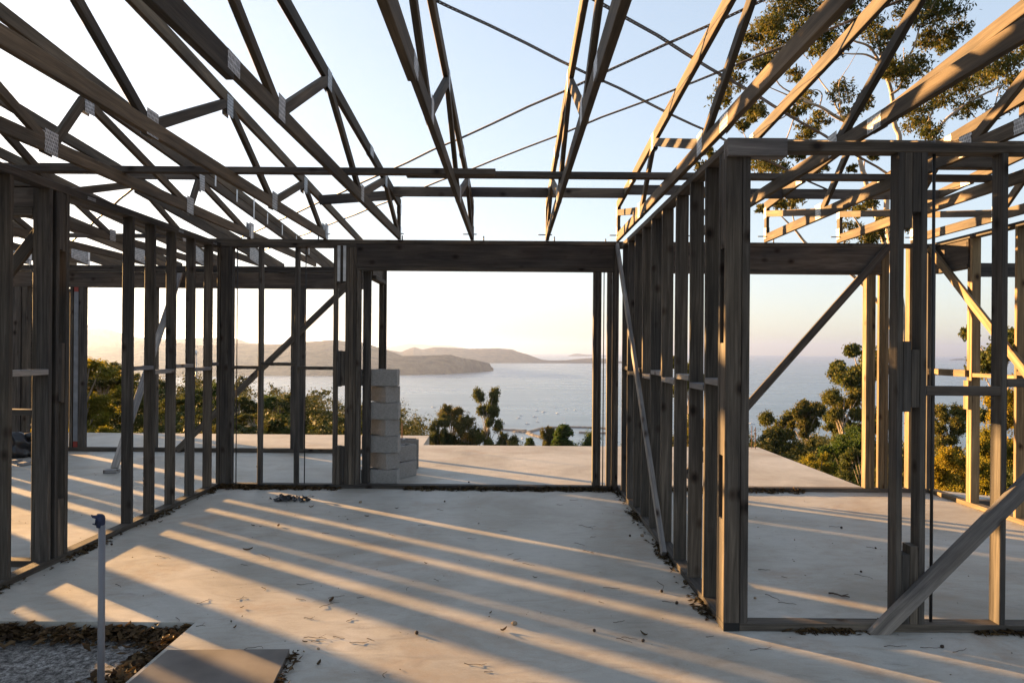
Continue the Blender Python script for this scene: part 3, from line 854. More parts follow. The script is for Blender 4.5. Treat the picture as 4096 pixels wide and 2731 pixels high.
# ------------------------------------------------------------------ roof trusses
SL = 0.073
def ztop(d):
    return 3.84 - SL * d
GR = 'roof trusses over the frames'
def plate(parent, c, d, z, wd, hz, tilt=0.0):
    for s in (-1, 1):
        o = box('nail_plate', (c + s * 0.0188, d, z), (0.0022, wd, hz), M['plate'], parent, cham=0.0003)
        o.matrix_basis = o.matrix_basis @ Matrix.Rotation(random.uniform(-.06, .06), 4, 'Y')
def truss(c, label, dend, fam, strut=True, girder=False, J=None):
    t = thing('roof_truss', (c, 4.5, 2.8), label, 'roof truss', GR)
    d0 = -1.4
    tw = 0.035
    over = 1.15 if fam == 'L' else 0.0
    ds = {'A': 3.2, 'B': -1.0, 'L': -1.0}[fam] if c > -2 else -1.0
    hy(t, 'bottom_chord', c - tw / 2, c + tw / 2, ds + .001, dend, 2.803, 2.893, 'truss', bow=0.003)
    hy(t, 'bottom_chord', c - tw / 2 - .002, c + tw / 2 + .002, d0, ds, 2.775, 2.893, 'truss')
    dtop = dend + over
    zt0, zt1 = ztop(d0), ztop(dtop)
    beam('top_chord', (c, d0, zt0 - .045), (c, dtop, zt1 - .045), tw, 0.09, M['truss'], t, (1, 0, 0), bow=0.004)
    if girder or fam == 'L':
        gs = 4.42 if girder else 7.2
        beam('packing_chord', (c, gs, ztop(gs) - .137), (c, dtop, zt1 - .137), tw, 0.09, M['truss'], t, (1, 0, 0))
        if girder:
            for d in (7.05, 7.6, 8.1, 8.55, 9.1, 9.7, 10.3):
                box('steel_strap', (c + .0186, d, ztop(d) - .09), (0.002, 0.035, 0.13 if d != 8.1 else .26), M['galv'], t, cham=0.0003)
    def web(da, za, db, zb):
        beam('web', (c, da, za), (c, db, zb), tw - .002, 0.066, M['truss'], t, (1, 0, 0))
    zb_ = 2.88
    def zt_(d):
        return ztop(d) - .095
    if J:
        bj, tj, tlow = J
        zt_ = lambda d: ztop(d) - .095 - tlow * (d > 4.6)
        seq = [(tj[0], 't')]
        pts_ = []
        for i in range(len(bj)):
            pts_ += [(tj[i], 't'), (bj[i], 'b')]
        pts_.append((tj[-1], 't')) if len(tj) > len(bj) else None
        pts_.append((D1 - .08, 'b'))
        for (da, ka), (db, kb) in zip(pts_[:-1], pts_[1:]):
            sg = .05
            web(da + sg, zt_(da + sg) if ka == 't' else zb_, db - sg, zt_(db - sg) if kb == 't' else zb_)
        for d in bj: plate(t, c, d, 2.87, 0.13, 0.15)
        for d in tj[1:]: plate(t, c, d, zt_(d) - .0, 0.11, 0.15)
        plate(t, c, D1 + .03, 2.90, 0.13, 0.16)
        box('bracket', (c + .023, D1 + .02, 2.875), (0.006, 0.05, 0.145), M['galv'], t)
    elif fam == 'A':
        web(3.83, zb_, 2.35, zt_(2.35)); web(3.92, zb_, 4.83, zt_(4.83)); web(4.92, zt_(4.92), 5.92, zb_)
        web(6.0, zb_, 7.02, zt_(7.02)); web(7.12, zt_(7.12), dend - .12, zb_)
        web(0.9, zb_, 2.27, zt_(2.27))
        for d in (3.87, 5.96): plate(t, c, d, 2.875, 0.105, 0.135)
        for d in (4.87, 7.07): plate(t, c, d, ztop(d) - .075, 0.105, 0.135)
        plate(t, c, 3.2, 2.848, 0.14, 0.085); plate(t, c, 6.34, ztop(6.34) - .045, 0.14, 0.09)
    elif fam == 'B':
        web(4.42, zb_, 3.2, zt_(3.2)); web(4.50, zb_, 5.93, zt_(5.93)); web(6.03, zt_(6.03), 6.55, zb_)
        web(6.64, zb_, dend - .04, 3.12)
        web(1.6, zb_, 3.1, zt_(3.1))
        for d in (4.46, 6.6): plate(t, c, d, 2.875, 0.12, 0.135)
        plate(t, c, 5.98, ztop(5.98) - .075, 0.10, 0.14)
        plate(t, c, 3.95, 2.848, 0.15, 0.088)
        plate(t, c, 7.05, ztop(7.05) - .045, 0.15, 0.09)
    else:
        for a, b in ((2.3, 3.8), (4.9, 5.95), (7.3, 8.2)):
            web(a, zt_(a), b, zb_)
        for a, b in ((3.9, 4.8), (6.05, 7.2)):
            web(a, zb_, b, zt_(b))
        for d in (3.85, 6.0, 8.25): plate(t, c, d, 2.865, 0.12, 0.13)
        for d in (4.85, 7.25): plate(t, c, d, ztop(d) - .075, 0.11, 0.13)
        # wedge plate at the heel
        for s in (-1, 1):
            xx = c + s * .0188
            vs = [(xx - .001, dend - .42, 2.86), (xx - .001, dend - .42, 3.10), (xx - .001, dend - .02, 3.0), (xx - .001, dend - .02, 2.81),
                  (xx + .001, dend - .42, 2.86), (xx + .001, dend - .42, 3.10), (xx + .001, dend - .02, 3.0), (xx + .001, dend - .02, 2.81)]
            mesh_obj('nail_plate', [(v[2] - 2.8, v[0] - c, v[1] - dend) for v in vs], [(3, 2, 1, 0), (4, 5, 6, 7), (1, 5, 4, 0), (2, 6, 5, 1), (3, 7, 6, 2), (0, 4, 7, 3)], M['plate'], t, Vector((c, dend, 2.8)), Matrix(((0, 1, 0), (0, 0, 1), (1, 0, 0))))
        box('bracket', (c + .022, dend - .0, 2.90), (0.004, 0.05, 0.20), M['galv'], t)
    if fam in 'AB' and not J:
        zh = ztop(dend) - .0
        vstud(t, c - tw / 2 + .001, c + tw / 2 - .001, dend - .068, dend, 2.895, ztop(dend) - .093, 'truss', 'heel_post')
        plate(t, c, dend - .035, ztop(dend) - .11 if fam == 'A' else 3.13, 0.075, 0.12)
        plate(t, c, dend - .035, 2.90, 0.075, 0.12)
        if fam == 'A':
            box('bracket', (c + .022, dend - .035, 2.875), (0.004, 0.045, 0.145), M['galv'], t)
    # holding down bolt through the chord
    rodobj('bolt', (c - .10 if c > -.6 else c - .03, dend - .04, 2.865), (c + .055, dend - .04, 2.865), 0.006, M['bolt'], t)
    return t
truss(-2.97, 'doubled girder truss with steel straps, crossing above the left stud wall', 10.7, 'L', girder=True, J=([4.54, 6.5], [3.0, 4.95, 6.75], .12))
t212 = truss(-2.12, 'roof truss landing on the far wall between its left studs', D1 + .08, 'A', J=([4.14, 6.27], [2.9, 5.27, 7.2], 0))
beam('top_chord_tail', (-2.12, D1 + .081, ztop(D1 + .08) - .045), (-2.12, 11.7, ztop(11.7) - .045), 0.035, 0.09, M['truss'], t212, (1, 0, 0))
truss(-1.28, 'roof truss landing above the left end of the big lintel', D1 + .02, 'A')
truss(-0.46, 'steep looking roof truss just left of the picture centre', D1 + .02, 'A')
truss(0.385, 'roof truss just right of the picture centre, edge on to the camera', D1 + .02, 'A')
truss(1.185, 'orange lit roof truss landing where the studded partition meets the far wall', D1 + .02, 'B')
truss(2.02, 'roof truss just right of the near corner post top', D1 + .02, 'B')
truss(2.85, 'roof truss above the middle of the right lintel with a level strut at its heel', D1 + .02, 'B')
truss(3.67, 'roof truss above the right end of the right lintel', D1 + .02, 'B')
truss(4.50, 'roof truss furthest right above the sunlit side wall', D1 + .02, 'B')
for i, (c, l) in enumerate(((-3.82, 'first roof truss left of the left stud wall'), (-4.66, 'second roof truss left of the left stud wall'), (-5.52, 'third roof truss left of the left stud wall'), (-6.4, 'roof truss landing over the grey steel post'), (-7.28, 'leftmost roof truss in view, over the end posts'))):
    truss(c, l, 10.7, 'L')

# --- loose timbers tying the trusses
def tie_board(name, p0, p1, w, h, label, m='lvl', side=(0, 1, 0), cat='timber batten', group='timbers tying the trusses'):
    p0, p1 = Vector(p0), Vector(p1)
    o = beam(name, p0, p1, w, h, M[m], None, side)
    tag(o, label, cat, group)
    return o
zc = 2.8935 + .0225
tie_board('batten', (-9.2, 5.40, zc), (-0.135, 5.40, zc), 0.07, 0.045, 'long level batten on the left trusses, ending with a square cut near the centre')
tie_board('batten', (-0.82, 5.475, zc - .0), (6.5, 5.475, zc - .0), 0.07, 0.045, 'long level batten lapped behind the left one and running right across the right trusses')
def chord_block(xl, xr, d, label, zoff=0.0, h=0.10, zo2=None):
    z1 = ztop(d) - .055 + zoff
    z2 = z1 if zo2 is None else ztop(d) - .055 + zo2
    tie_board('blocking', (xl + .019, d, z1), (xr - .019, d, z2), 0.035, h, label, cat='timber blocking', group='blocking between the truss top chords')
chord_block(-2.12, -1.28, 7.72, 'short sloping blocking left of the big lintel, between two truss tops', -.04, zo2=.02)
chord_block(-1.28, -0.46, 7.52, 'level blocking above the left part of the big lintel')
chord_block(-0.46, 0.385, 7.52, 'level blocking above the middle of the big lintel')
chord_block(0.385, 1.185, 7.52, 'level blocking above the right part of the big lintel')
chord_block(1.185, 2.02, 7.5, 'blocking behind the partition studs and top plate', .03)
chord_block(2.02, 2.85, 7.5, 'blocking above the left part of the right lintel', .0)
chord_block(2.85, 3.67, 7.5, 'blocking above the right part of the right lintel')
chord_block(3.67, 4.5, 7.5, 'blocking nearest the sunlit right wall, far end')
chord_block(-3.82, -2.97, 7.0, 'blocking between the girder and the next truss left')
chord_block(-4.66, -3.82, 6.85, 'blocking on the truss tops at the left edge of the photo')
chord_block(-5.52, -4.66, 6.85, 'blocking at the extreme left edge of the truss tops')
tie_board('blocking', (2.87, 5.3, 3.02), (3.65, 5.3, 3.02), 0.09, 0.15, 'deep dark blocking behind the right wall plate', 'lvl', cat='timber blocking', group='blocking between the truss top chords')
tie_board('blocking', (3.69, 5.15, 3.38), (4.48, 5.15, 3.38), 0.09, 0.17, 'deep dark blocking high at the right edge of the photo', 'lvl', cat='timber blocking', group='blocking between the truss top chords')
tie_board('batten', (-8.2, 8.6, zc), (-3.9, 8.6, zc), 0.07, 0.045, 'lower batten in the left room crossing behind the stud tops')

# --- punched steel straps lying on the top chords
def strap(pts, label):
    """pts = (X, depth) polyline lying just above the top chords"""
    vs, fs = [], []
    P = [Vector((x, d, ztop(d) + .004)) for x, d in pts]
    a = (P[-1] - P[0]).normalized()
    s = Vector((0, 0, 1)).cross(a).normalized()
    n_ = a.cross(s)
    rot = Matrix((a, s, n_)).transposed()
    inv = rot.transposed()
    hw, th = 0.0155, 0.0012
    loc = []
    k = 24
    L = (P[-1] - P[0]).length
    sag = 0.012
    for i in range(k + 1):
        u = i / k
        x = u * L
        z = -abs(math.sin(u * L / 1.17 * math.pi)) * sag
        for yy, dz in ((-hw, -th), (hw, -th), (hw, th), (-hw, th)):
            vs.append((x, yy, z + dz))
    for i in range(k):
        for j in range(4):
            q = (j + 1) % 4
            fs.append((i * 4 + j, i * 4 + q, i * 4 + 4 + q, i * 4 + 4 + j))
    o = mesh_obj('brace_strap', vs, fs, M['strap'], None, P[0], rot)
    tag(o, label, 'steel strap', 'punched steel straps over the trusses')
def line(x0, d0, x1, d1, dl, dh):
    m = (d1 - d0) / (x1 - x0)
    f = lambda d: x0 + (d - d0) / m
    return [(f(dl), dl), (f(dh), dh)]
strap(line(-.45, 4.01, 1.87, 6.17, 2.8, 7.9), 'punched steel strap falling right from the top centre of the photo')
strap(line(.465, 4.01, 2.68, 6.06, 2.8, 7.6), 'punched steel strap falling right above the partition into the tree')
strap(line(.572, 4.94, -1.156, 6.92, 2.9, 10.6), 'upper of two steel straps rising from the left studs to the top right')
strap(line(2.16, 4.0, -.4, 6.92, 3.0, 11.0), 'lower of two steel straps rising from the left studs to the top right')
strap([(-3.7, 7.2), (-6.4, 10.3)], 'thin strap seen between the left stud tops')

# ------------------------------------------------------------------ props and small things
pr = thing('prop', at(472, 1873, 8.9), 'bleached timber prop leaning from the furthest frame to a foot block', 'timber prop')
pf = on(474, 1882, 0.0)
beam('plank', (pf.x, 8.95, 0.05), (pf.x, 10.67, 2.68), 0.09, 0.035, M['grey'], pr, (1, 0, 0))
hx(pr, 'foot_block', pf.x - .07, pf.x + .09, 8.82, 8.92, 0.0, 0.045, 'grey')
for (x0, y0_, x1, y1_, l) in ((80, 1864, 148, 1850, 'pale timber offcut lying on the floor by the rubbish bag'), (50, 1853, 78, 1848, 'small dark offcut half hidden by the leftmost post')):
    a, b = on(x0, y0_), on(x1, y1_)
    a.z = b.z = 0.023
    o = beam('timber_offcut', a, b, 0.09, 0.04, M['grey'], None, (0, 1, 0)); tag(o, l, 'offcut', 'timber offcuts')

def blob(name, c, size, m, parent=None, seed=0, lump=0.25, sub=3):
    import bmesh
    bm = bmesh.new()
    bmesh.ops.create_icosphere(bm, subdivisions=sub, radius=1)
    r = random.Random(seed)
    ph = [r.uniform(0, 6) for _ in range(6)]
    for v in bm.verts:
        k = 1 + lump * (math.sin(v.co.x * 3 + ph[0]) * math.sin(v.co.y * 3.3 + ph[1]) + .5 * math.sin(v.co.z * 6 + ph[2] + v.co.x * 4) + .35 * math.sin(v.co.y * 9 + ph[3]) * math.cos(v.co.x * 8 + ph[4]))
        v.co = Vector((v.co.x * size[0], v.co.y * size[1], v.co.z * size[2])) * k
        if v.co.z < -size[2] * .75:
            v.co.z = -size[2] * .75
    me = bpy.data.meshes.new(name)
    bm.to_mesh(me); bm.free()
    me.materials.append(m)
    me.polygons.foreach_set('use_smooth', [True] * len(me.polygons))
    o = bpy.data.objects.new(name, me)
    o.location = Vector(c) - (parent_world(parent) if parent else Vector((0, 0, 0)))
    if parent: o.parent = parent
    COL.objects.link(o)
    return o
bgp = on(75, 1826)
rb = blob('rubbish_bag', (bgp.x, bgp.y, 0.14), (0.24, 0.2, 0.19), M['bag'], seed=3, lump=0.22, sub=4)
tag(rb, 'black plastic rubbish bag slumped behind the leftmost post', 'rubbish bag')
nk = tube('bag_neck', [[(Vector((0.05, 0, 0.10)), .10), (Vector((0.16, 0, 0.16)), .05), (Vector((0.26, 0.02, 0.17)), .075), (Vector((0.33, 0.03, 0.13)), .02)]], M['bag'])
nk.parent = rb; nk.matrix_local = Matrix.Identity(4)

# pipe
pb_ = on(404, 1500, 0.0)
PD = 3.0
ptop = at(402, 2079, PD)
pbx = at(404, 2731, PD).x
pp = thing('standpipe', (pbx, PD, -0.07), 'upright white pipe with a blue wrapped top, at lower left in the recess', 'pipe')
tube('pipe', [[(Vector((pbx, PD, -0.2)), .0140), (Vector((pbx - .001, PD, ptop.z - .02)), .0136)]], M['pvc'], pp, 20)
vs = []
r_ = random.Random(5)
ring = [(0.0, -.03, .016), (0.0, -.012, .0185), (.002, .004, .017), (-.004, .014, .019), (-.002, .024, .012)]
tube('tape_cap', [[(Vector((ptop.x + a, PD, ptop.z + b)), r) for a, b, r in ring]], M['bluecloth'], pp, 9)
tube('tape_tail', [[(Vector((ptop.x - .004, PD - .012, ptop.z + .016)), .009), (Vector((ptop.x - .022, PD - .016, ptop.z + .018)), .006), (Vector((ptop.x - .03, PD - .016, ptop.z + .024)), .003)],
                   [(Vector((ptop.x - .006, PD - .016, ptop.z + .005)), .007), (Vector((ptop.x - .012, PD - .018, ptop.z - .015)), .0045), (Vector((ptop.x - .022, PD - .018, ptop.z - .012)), .003)]], M['bluecloth'], pp, 6)

# board
bd = thing('sheet_board', (-1.5, 3.2, 0.0), 'grey flat board lying at the edge of the recess, bottom left', 'board')
bz = 0.03
q = [on(670, 2597, bz), on(1158, 2594, bz), on(1092, 2731, bz)]
dv = (q[2] - q[1])
far_l, far_r = q[0], q[1]
near_r = far_r + dv * (1.6 / dv.length)
near_l = far_l + Vector((-0.02, -1.6, 0))
def poly_slab(name, pts, z0, z1, m, parent):
    n = len(pts)
    vs = [(p.x, p.y, z1) for p in pts] + [(p.x, p.y, z0) for p in pts]
    fs = [tuple(range(n)), tuple(range(2 * n - 1, n - 1, -1))] + [(i, i + n, (i + 1) % n + n, (i + 1) % n) for i in range(n)]
    return mesh_obj(name, vs, [tuple(reversed(f)) for f in fs] if False else fs, m, parent)
poly_slab('panel', [near_l, near_r, far_r, far_l], 0.012, bz, M['board'], bd)
beam('bearer', (near_r.x - .02, near_r.y, .006), (far_r.x - .02, far_r.y - .01, .006), 0.05, 0.011, M['stud'], bd, (1, 0, 0))

# concrete blocks
def block_mesh():
    L, Wd, H, t_ = 0.39, 0.19, 0.1865, 0.032
    outer = [(-L/2, -Wd/2), (L/2, -Wd/2), (L/2, Wd/2), (-L/2, Wd/2)]
    holes = []
    hw = (L - 3 * t_) / 2
    for k in range(2):
        x0 = -L/2 + t_ + k * (hw + t_)
        holes.append([(x0, -Wd/2 + t_), (x0 + hw, -Wd/2 + t_), (x0 + hw, Wd/2 - t_), (x0, Wd/2 - t_)])
    xs = [-L/2, -L/2 + t_, -L/2 + t_ + hw, -L/2 + 2*t_ + hw, L/2 - t_, L/2]
    ys = [-Wd/2, -Wd/2 + t_, Wd/2 - t_, Wd/2]
    vs, idx = [], {}
    def v(x, y, z):
        k = (round(x, 5), round(y, 5), round(z, 5))
        if k not in idx:
            idx[k] = len(vs); vs.append((x, y, z))
        return idx[k]
    fs = []
    for i in range(5):
        for j in range(3):
            hole = j == 1 and i in (1, 3)
            x0, x1, y0, y1 = xs[i], xs[i+1], ys[j], ys[j+1]
            if not hole:
                fs.append((v(x0, y0, H), v(x1, y0, H), v(x1, y1, H), v(x0, y1, H)))
                fs.append((v(x0, y1, 0), v(x1, y1, 0), v(x1, y0, 0), v(x0, y0, 0)))
            else:
                for (a, b) in (((x0, y0), (x1, y0)), ((x1, y0), (x1, y1)), ((x1, y1), (x0, y1)), ((x0, y1), (x0, y0))):
                    fs.append((v(*a, 0), v(*a, H), v(*b, H), v(*b, 0)))
    for i in range(5):
        fs.append((v(xs[i], ys[0], 0), v(xs[i+1], ys[0], 0), v(xs[i+1], ys[0], H), v(xs[i], ys[0], H)))
        fs.append((v(xs[i+1], ys[3], 0), v(xs[i], ys[3], 0), v(xs[i], ys[3], H), v(xs[i+1], ys[3], H)))
    for j in range(3):
        fs.append((v(xs[5], ys[j], 0), v(xs[5], ys[j+1], 0), v(xs[5], ys[j+1], H), v(xs[5], ys[j], H)))
        fs.append((v(xs[0], ys[j+1], 0), v(xs[0], ys[j], 0), v(xs[0], ys[j], H), v(xs[0], ys[j+1], H)))
    me = bpy.data.meshes.new('concrete_block')
    me.from_pydata(vs, [], fs)
    me.materials.append(M['block'])
    me.update()
    return me
BM = block_mesh()
def cblock(x, y, z, rz, label, sx=1.0):
    o = bpy.data.objects.new('concrete_block', BM)
    o.location = (x, y, z)
    o.rotation_euler = (0, 0, rad(rz))
    o.scale = (sx, 1.0, 1.0)
    COL.objects.link(o)
    tag(o, label, 'concrete block', 'stacked concrete blocks')
ords = ['bottom', 'second', 'third', 'fourth', 'fifth', 'sixth', 'top']
sxs = [1253, 1262, 1258, 1265, 1261, 1270, 1244]      # right edge in the crop, px
for k in range(7):
    dx = (sxs[k] - 1255) / 2.119 / 350
    if k % 2 == 0:
        cblock(-1.512 + dx * .6, 8.235 + .012 * (k % 3), 0.001 + k * .1915, 1.2 * math.sin(k * 2), '%s block of the tall stack beside the big opening' % ords[k], 1.06)
    else:
        cblock(-1.515 + dx * .6, 8.34, 0.001 + k * .1915, -47 + 3 * math.sin(k * 2), '%s block of the tall stack, turned at an angle' % ords[k], 1.06)
def cb(x, y, z, rz, label):
    p = on(x, y)
    cblock(p.x, p.y, z, rz, label)
cb(1612, 1870, 0.0, 14, 'lower block of the pair at the back of the small pile')
cb(1615, 1868, 0.1915, 8, 'open topped upper block at the back of the small pile')
cb(1602, 1905, 0.0, 60, 'lower front block of the small pile')
cb(1598, 1902, 0.1915, 52, 'upper front block of the small pile, turned sideways')

for x0, yb, yt, l in ((1606, 1778, 1690, 'left rusty bar standing at the slab edge near the blocks'), (1610.5, 1778, 1693, 'right rusty bar standing at the slab edge near the blocks'),
                   (3007, 1786, 1703, 'left rusty bar at the right corner of the terrace'), (3021, 1794, 1708, 'right rusty bar at the right corner of the terrace')):
    p = on(x0, yb)
    if p.y > 11.65: p = Vector((p.x * 11.65 / p.y, 11.65, 0))
    zt_ = at(x0, yt, p.y).z
    o = rodobj('rebar', (p.x, p.y, -.01), (p.x, p.y, zt_), .006, M['rebar'])
    tag(o, l, 'steel bar', 'rusty starter bars')

# ------------------------------------------------------------------ floor litter
def leaf_quads(n, posf, size, asp=0.4, curl=0.5, seed=1, flat=False):
    r = random.Random(seed)
    vs, fs = [], []
    for i in range(n):
        c = Vector(posf(r))
        s = size * r.uniform(.55, 1.3)
        az = r.uniform(0, 6.283)
        tl = r.uniform(-.5, .5) if flat else r.uniform(-1.2, 1.2)
        d = Vector((math.cos(az), math.sin(az), tl * .5)).normalized()
        q_ = Vector((-math.sin(az), math.cos(az), r.uniform(-.7, .7))).normalized()
        up = d.cross(q_)
        k = s * curl * r.uniform(.3, 1.0)
        b = len(vs)
        vs += [c - d * s * .5, c - q_ * s * asp * .5 + up * k * .3, c + d * s * .5 + up * k * .2, c + q_ * s * asp * .5 + up * k * .3, c - up * k * .1]
        fs += [(b, b + 1, b + 4), (b + 1, b + 2, b + 4), (b + 2, b + 3, b + 4), (b + 3, b, b + 4)]
    return vs, fs
def litter(label, n, posf, size, seed, asp=.4):
    vs, fs = leaf_quads(n, posf, size, asp, .5, seed)
    mz = min(v.z for v in vs)
    o = mesh_obj('leaf_litter', vs, fs, M['dryleaf'])
    tag(o, label, kind='stuff')
def strip(p, q_, wid, h, dens=lambda u: 1.0):
    p, q_ = Vector((*p, 0)), Vector((*q_, 0))
    nrm = Vector((-(q_ - p).y, (q_ - p).x, 0)).normalized()
    def f(r):
        while True:
            u = r.random()
            if r.random() < dens(u): break
        v = r.random() ** 1.6
        c = p.lerp(q_, u) + nrm * v * wid * (0.55 + .45 * math.sin(u * 23) ** 2)
        return (c.x, c.y, .004 + r.random() * h * (1 - v) * dens(u))
    return f
dn = lambda u: 0.06 + .94 * (math.sin(u * 19 + 1) * .5 + .5) ** 3
litter('dry leaves heaped along the left foot of the far wall', 900, strip((-1.9, D1 - .005), (-3.27, D1 - .005), .13, .045, lambda u: .3 + .7 * u), .05, 11)
litter('dry leaves against the sill of the big opening', 900, strip((1.15, D1 - .005), (-1.2, D1 - .005), .12, .045, lambda u: 1.0 - .35 * u), .05, 12)
litter('dry leaves against the sill of the right opening', 520, strip((3.3, D1 - .005), (1.4, D1 - .005), .13, .045), .05, 13)
litter('dry leaves scattered along the left stud wall', 300, strip((-3.286, 7.9), (-3.286, 4.4), .09, .03, dn), .05, 14)
litter('dry leaves scattered along the studded partition', 420, strip((1.196, 4.15), (1.196, 7.9), .085, .03, dn), .045, 15)
litter('dry stalks under the near right wall plate', 120, strip((2.05, N0 - .004), (1.5, N0 - .004), .05, .02, lambda u: math.sin(u * math.pi)), .06, 16, .12)
litter('dry stalks at the foot of the right studs', 90, strip((2.95, N0 - .004), (2.6, N0 - .004), .06, .02, lambda u: .5 + .5 * math.sin(u * math.pi)), .06, 17, .12)
def pitf(r):
    if r.random() < .62:
        u = r.random(); v = abs(r.gauss(0, .085))
        x, y = -1.83 - u * 1.6, 4.05 - v * (1 - u * .35)
    else:
        u = r.random(); v = abs(r.gauss(0, .09))
        x, y = -1.82 - v, 4.05 - u * .95
    x, y = min(x, -1.815), min(y, 4.055)
    return (x, y, -.06 + r.random() * .055 * math.exp(-v * 5))
litter('brown leaves drifted into the corner of the recess', 1250, pitf, .07, 18, .45)
def pitg(r):
    return (-1.9 - r.random() * 2.5, 2.2 + r.random() * 1.7, -.062)
litter('stray leaf scraps on the speckled ground', 60, pitg, .06, 19, .3)
def brd(r):
    u = r.random()
    c = near_r.lerp(far_r, .4 + .6 * u)
    return (c.x + .01 + abs(r.gauss(0, .025)), c.y, .005 + r.random() * .02)
litter('leaf scraps caught beside the board', 160, brd, .045, 20, .25)
dc = on(1150, 2000)
def deb(r):
    k = 0 if r.random() < .7 else 1
    return (dc.x + k * .21 + r.gauss(-.03, .06 - .02 * k), dc.y + r.gauss(0, .045), .005 + abs(r.gauss(0, .016)))
vsd, fsd = leaf_quads(105, deb, .07, .5, .5, 21)
M['debris'] = simple('charred_paper', (0.05, 0.05, 0.055), 0.8, noise=0.8, scale=30)
o = mesh_obj('debris_pile', vsd, fsd, M['debris']); tag(o, 'small heap of dark crumpled scraps on the floor near the far wall', 'debris')

def twig(x0, y0_, x1, y1_, bend, label, fork=False, r=.0014, z=.0):
    a, b = on(x0, y0_), on(x1, y1_)
    L = (b - a).length
    nrm = Vector((-(b - a).y, (b - a).x, 0))
    n = 5
    path = []
    for i in range(n + 1):
        u = i / n
        p = a.lerp(b, u) + nrm * bend * math.sin(u * math.pi)
        p.z = r * 1.2 + z + .012 * math.sin(u * 5 + bend * 9) ** 2 * min(L * 4, 1)
        path.append((p, r * (1.2 - .5 * u)))
    paths = [path]
    if fork:
        c = path[3][0]
        paths.append([(c, r * .7), (c + (b - a) * .25 + nrm * .3 * (1 if bend > 0 else -1) + Vector((0, 0, .008)), r * .4)])
    vs, fs = tube_mesh(paths, 5)
    c0 = Vector((a.x, a.y, 0))
    o = mesh_obj('twig', [v - c0 for v in vs], fs, M['twig'], None, c0)
    tag(o, label, 'twig', 'twigs scattered over the floor')
def c1(x, y): return (x / 2.119, 1991 + y / 2.119)
def c2(x, y): return (1000 + x / 2.119, 1991 + y / 2.119)
def c3(x, y): return (2000 + x / 2.119, 1991 + y / 2.119)
def c4(x, y): return (2996 + x / 2.119, 1991 + y / 2.119)
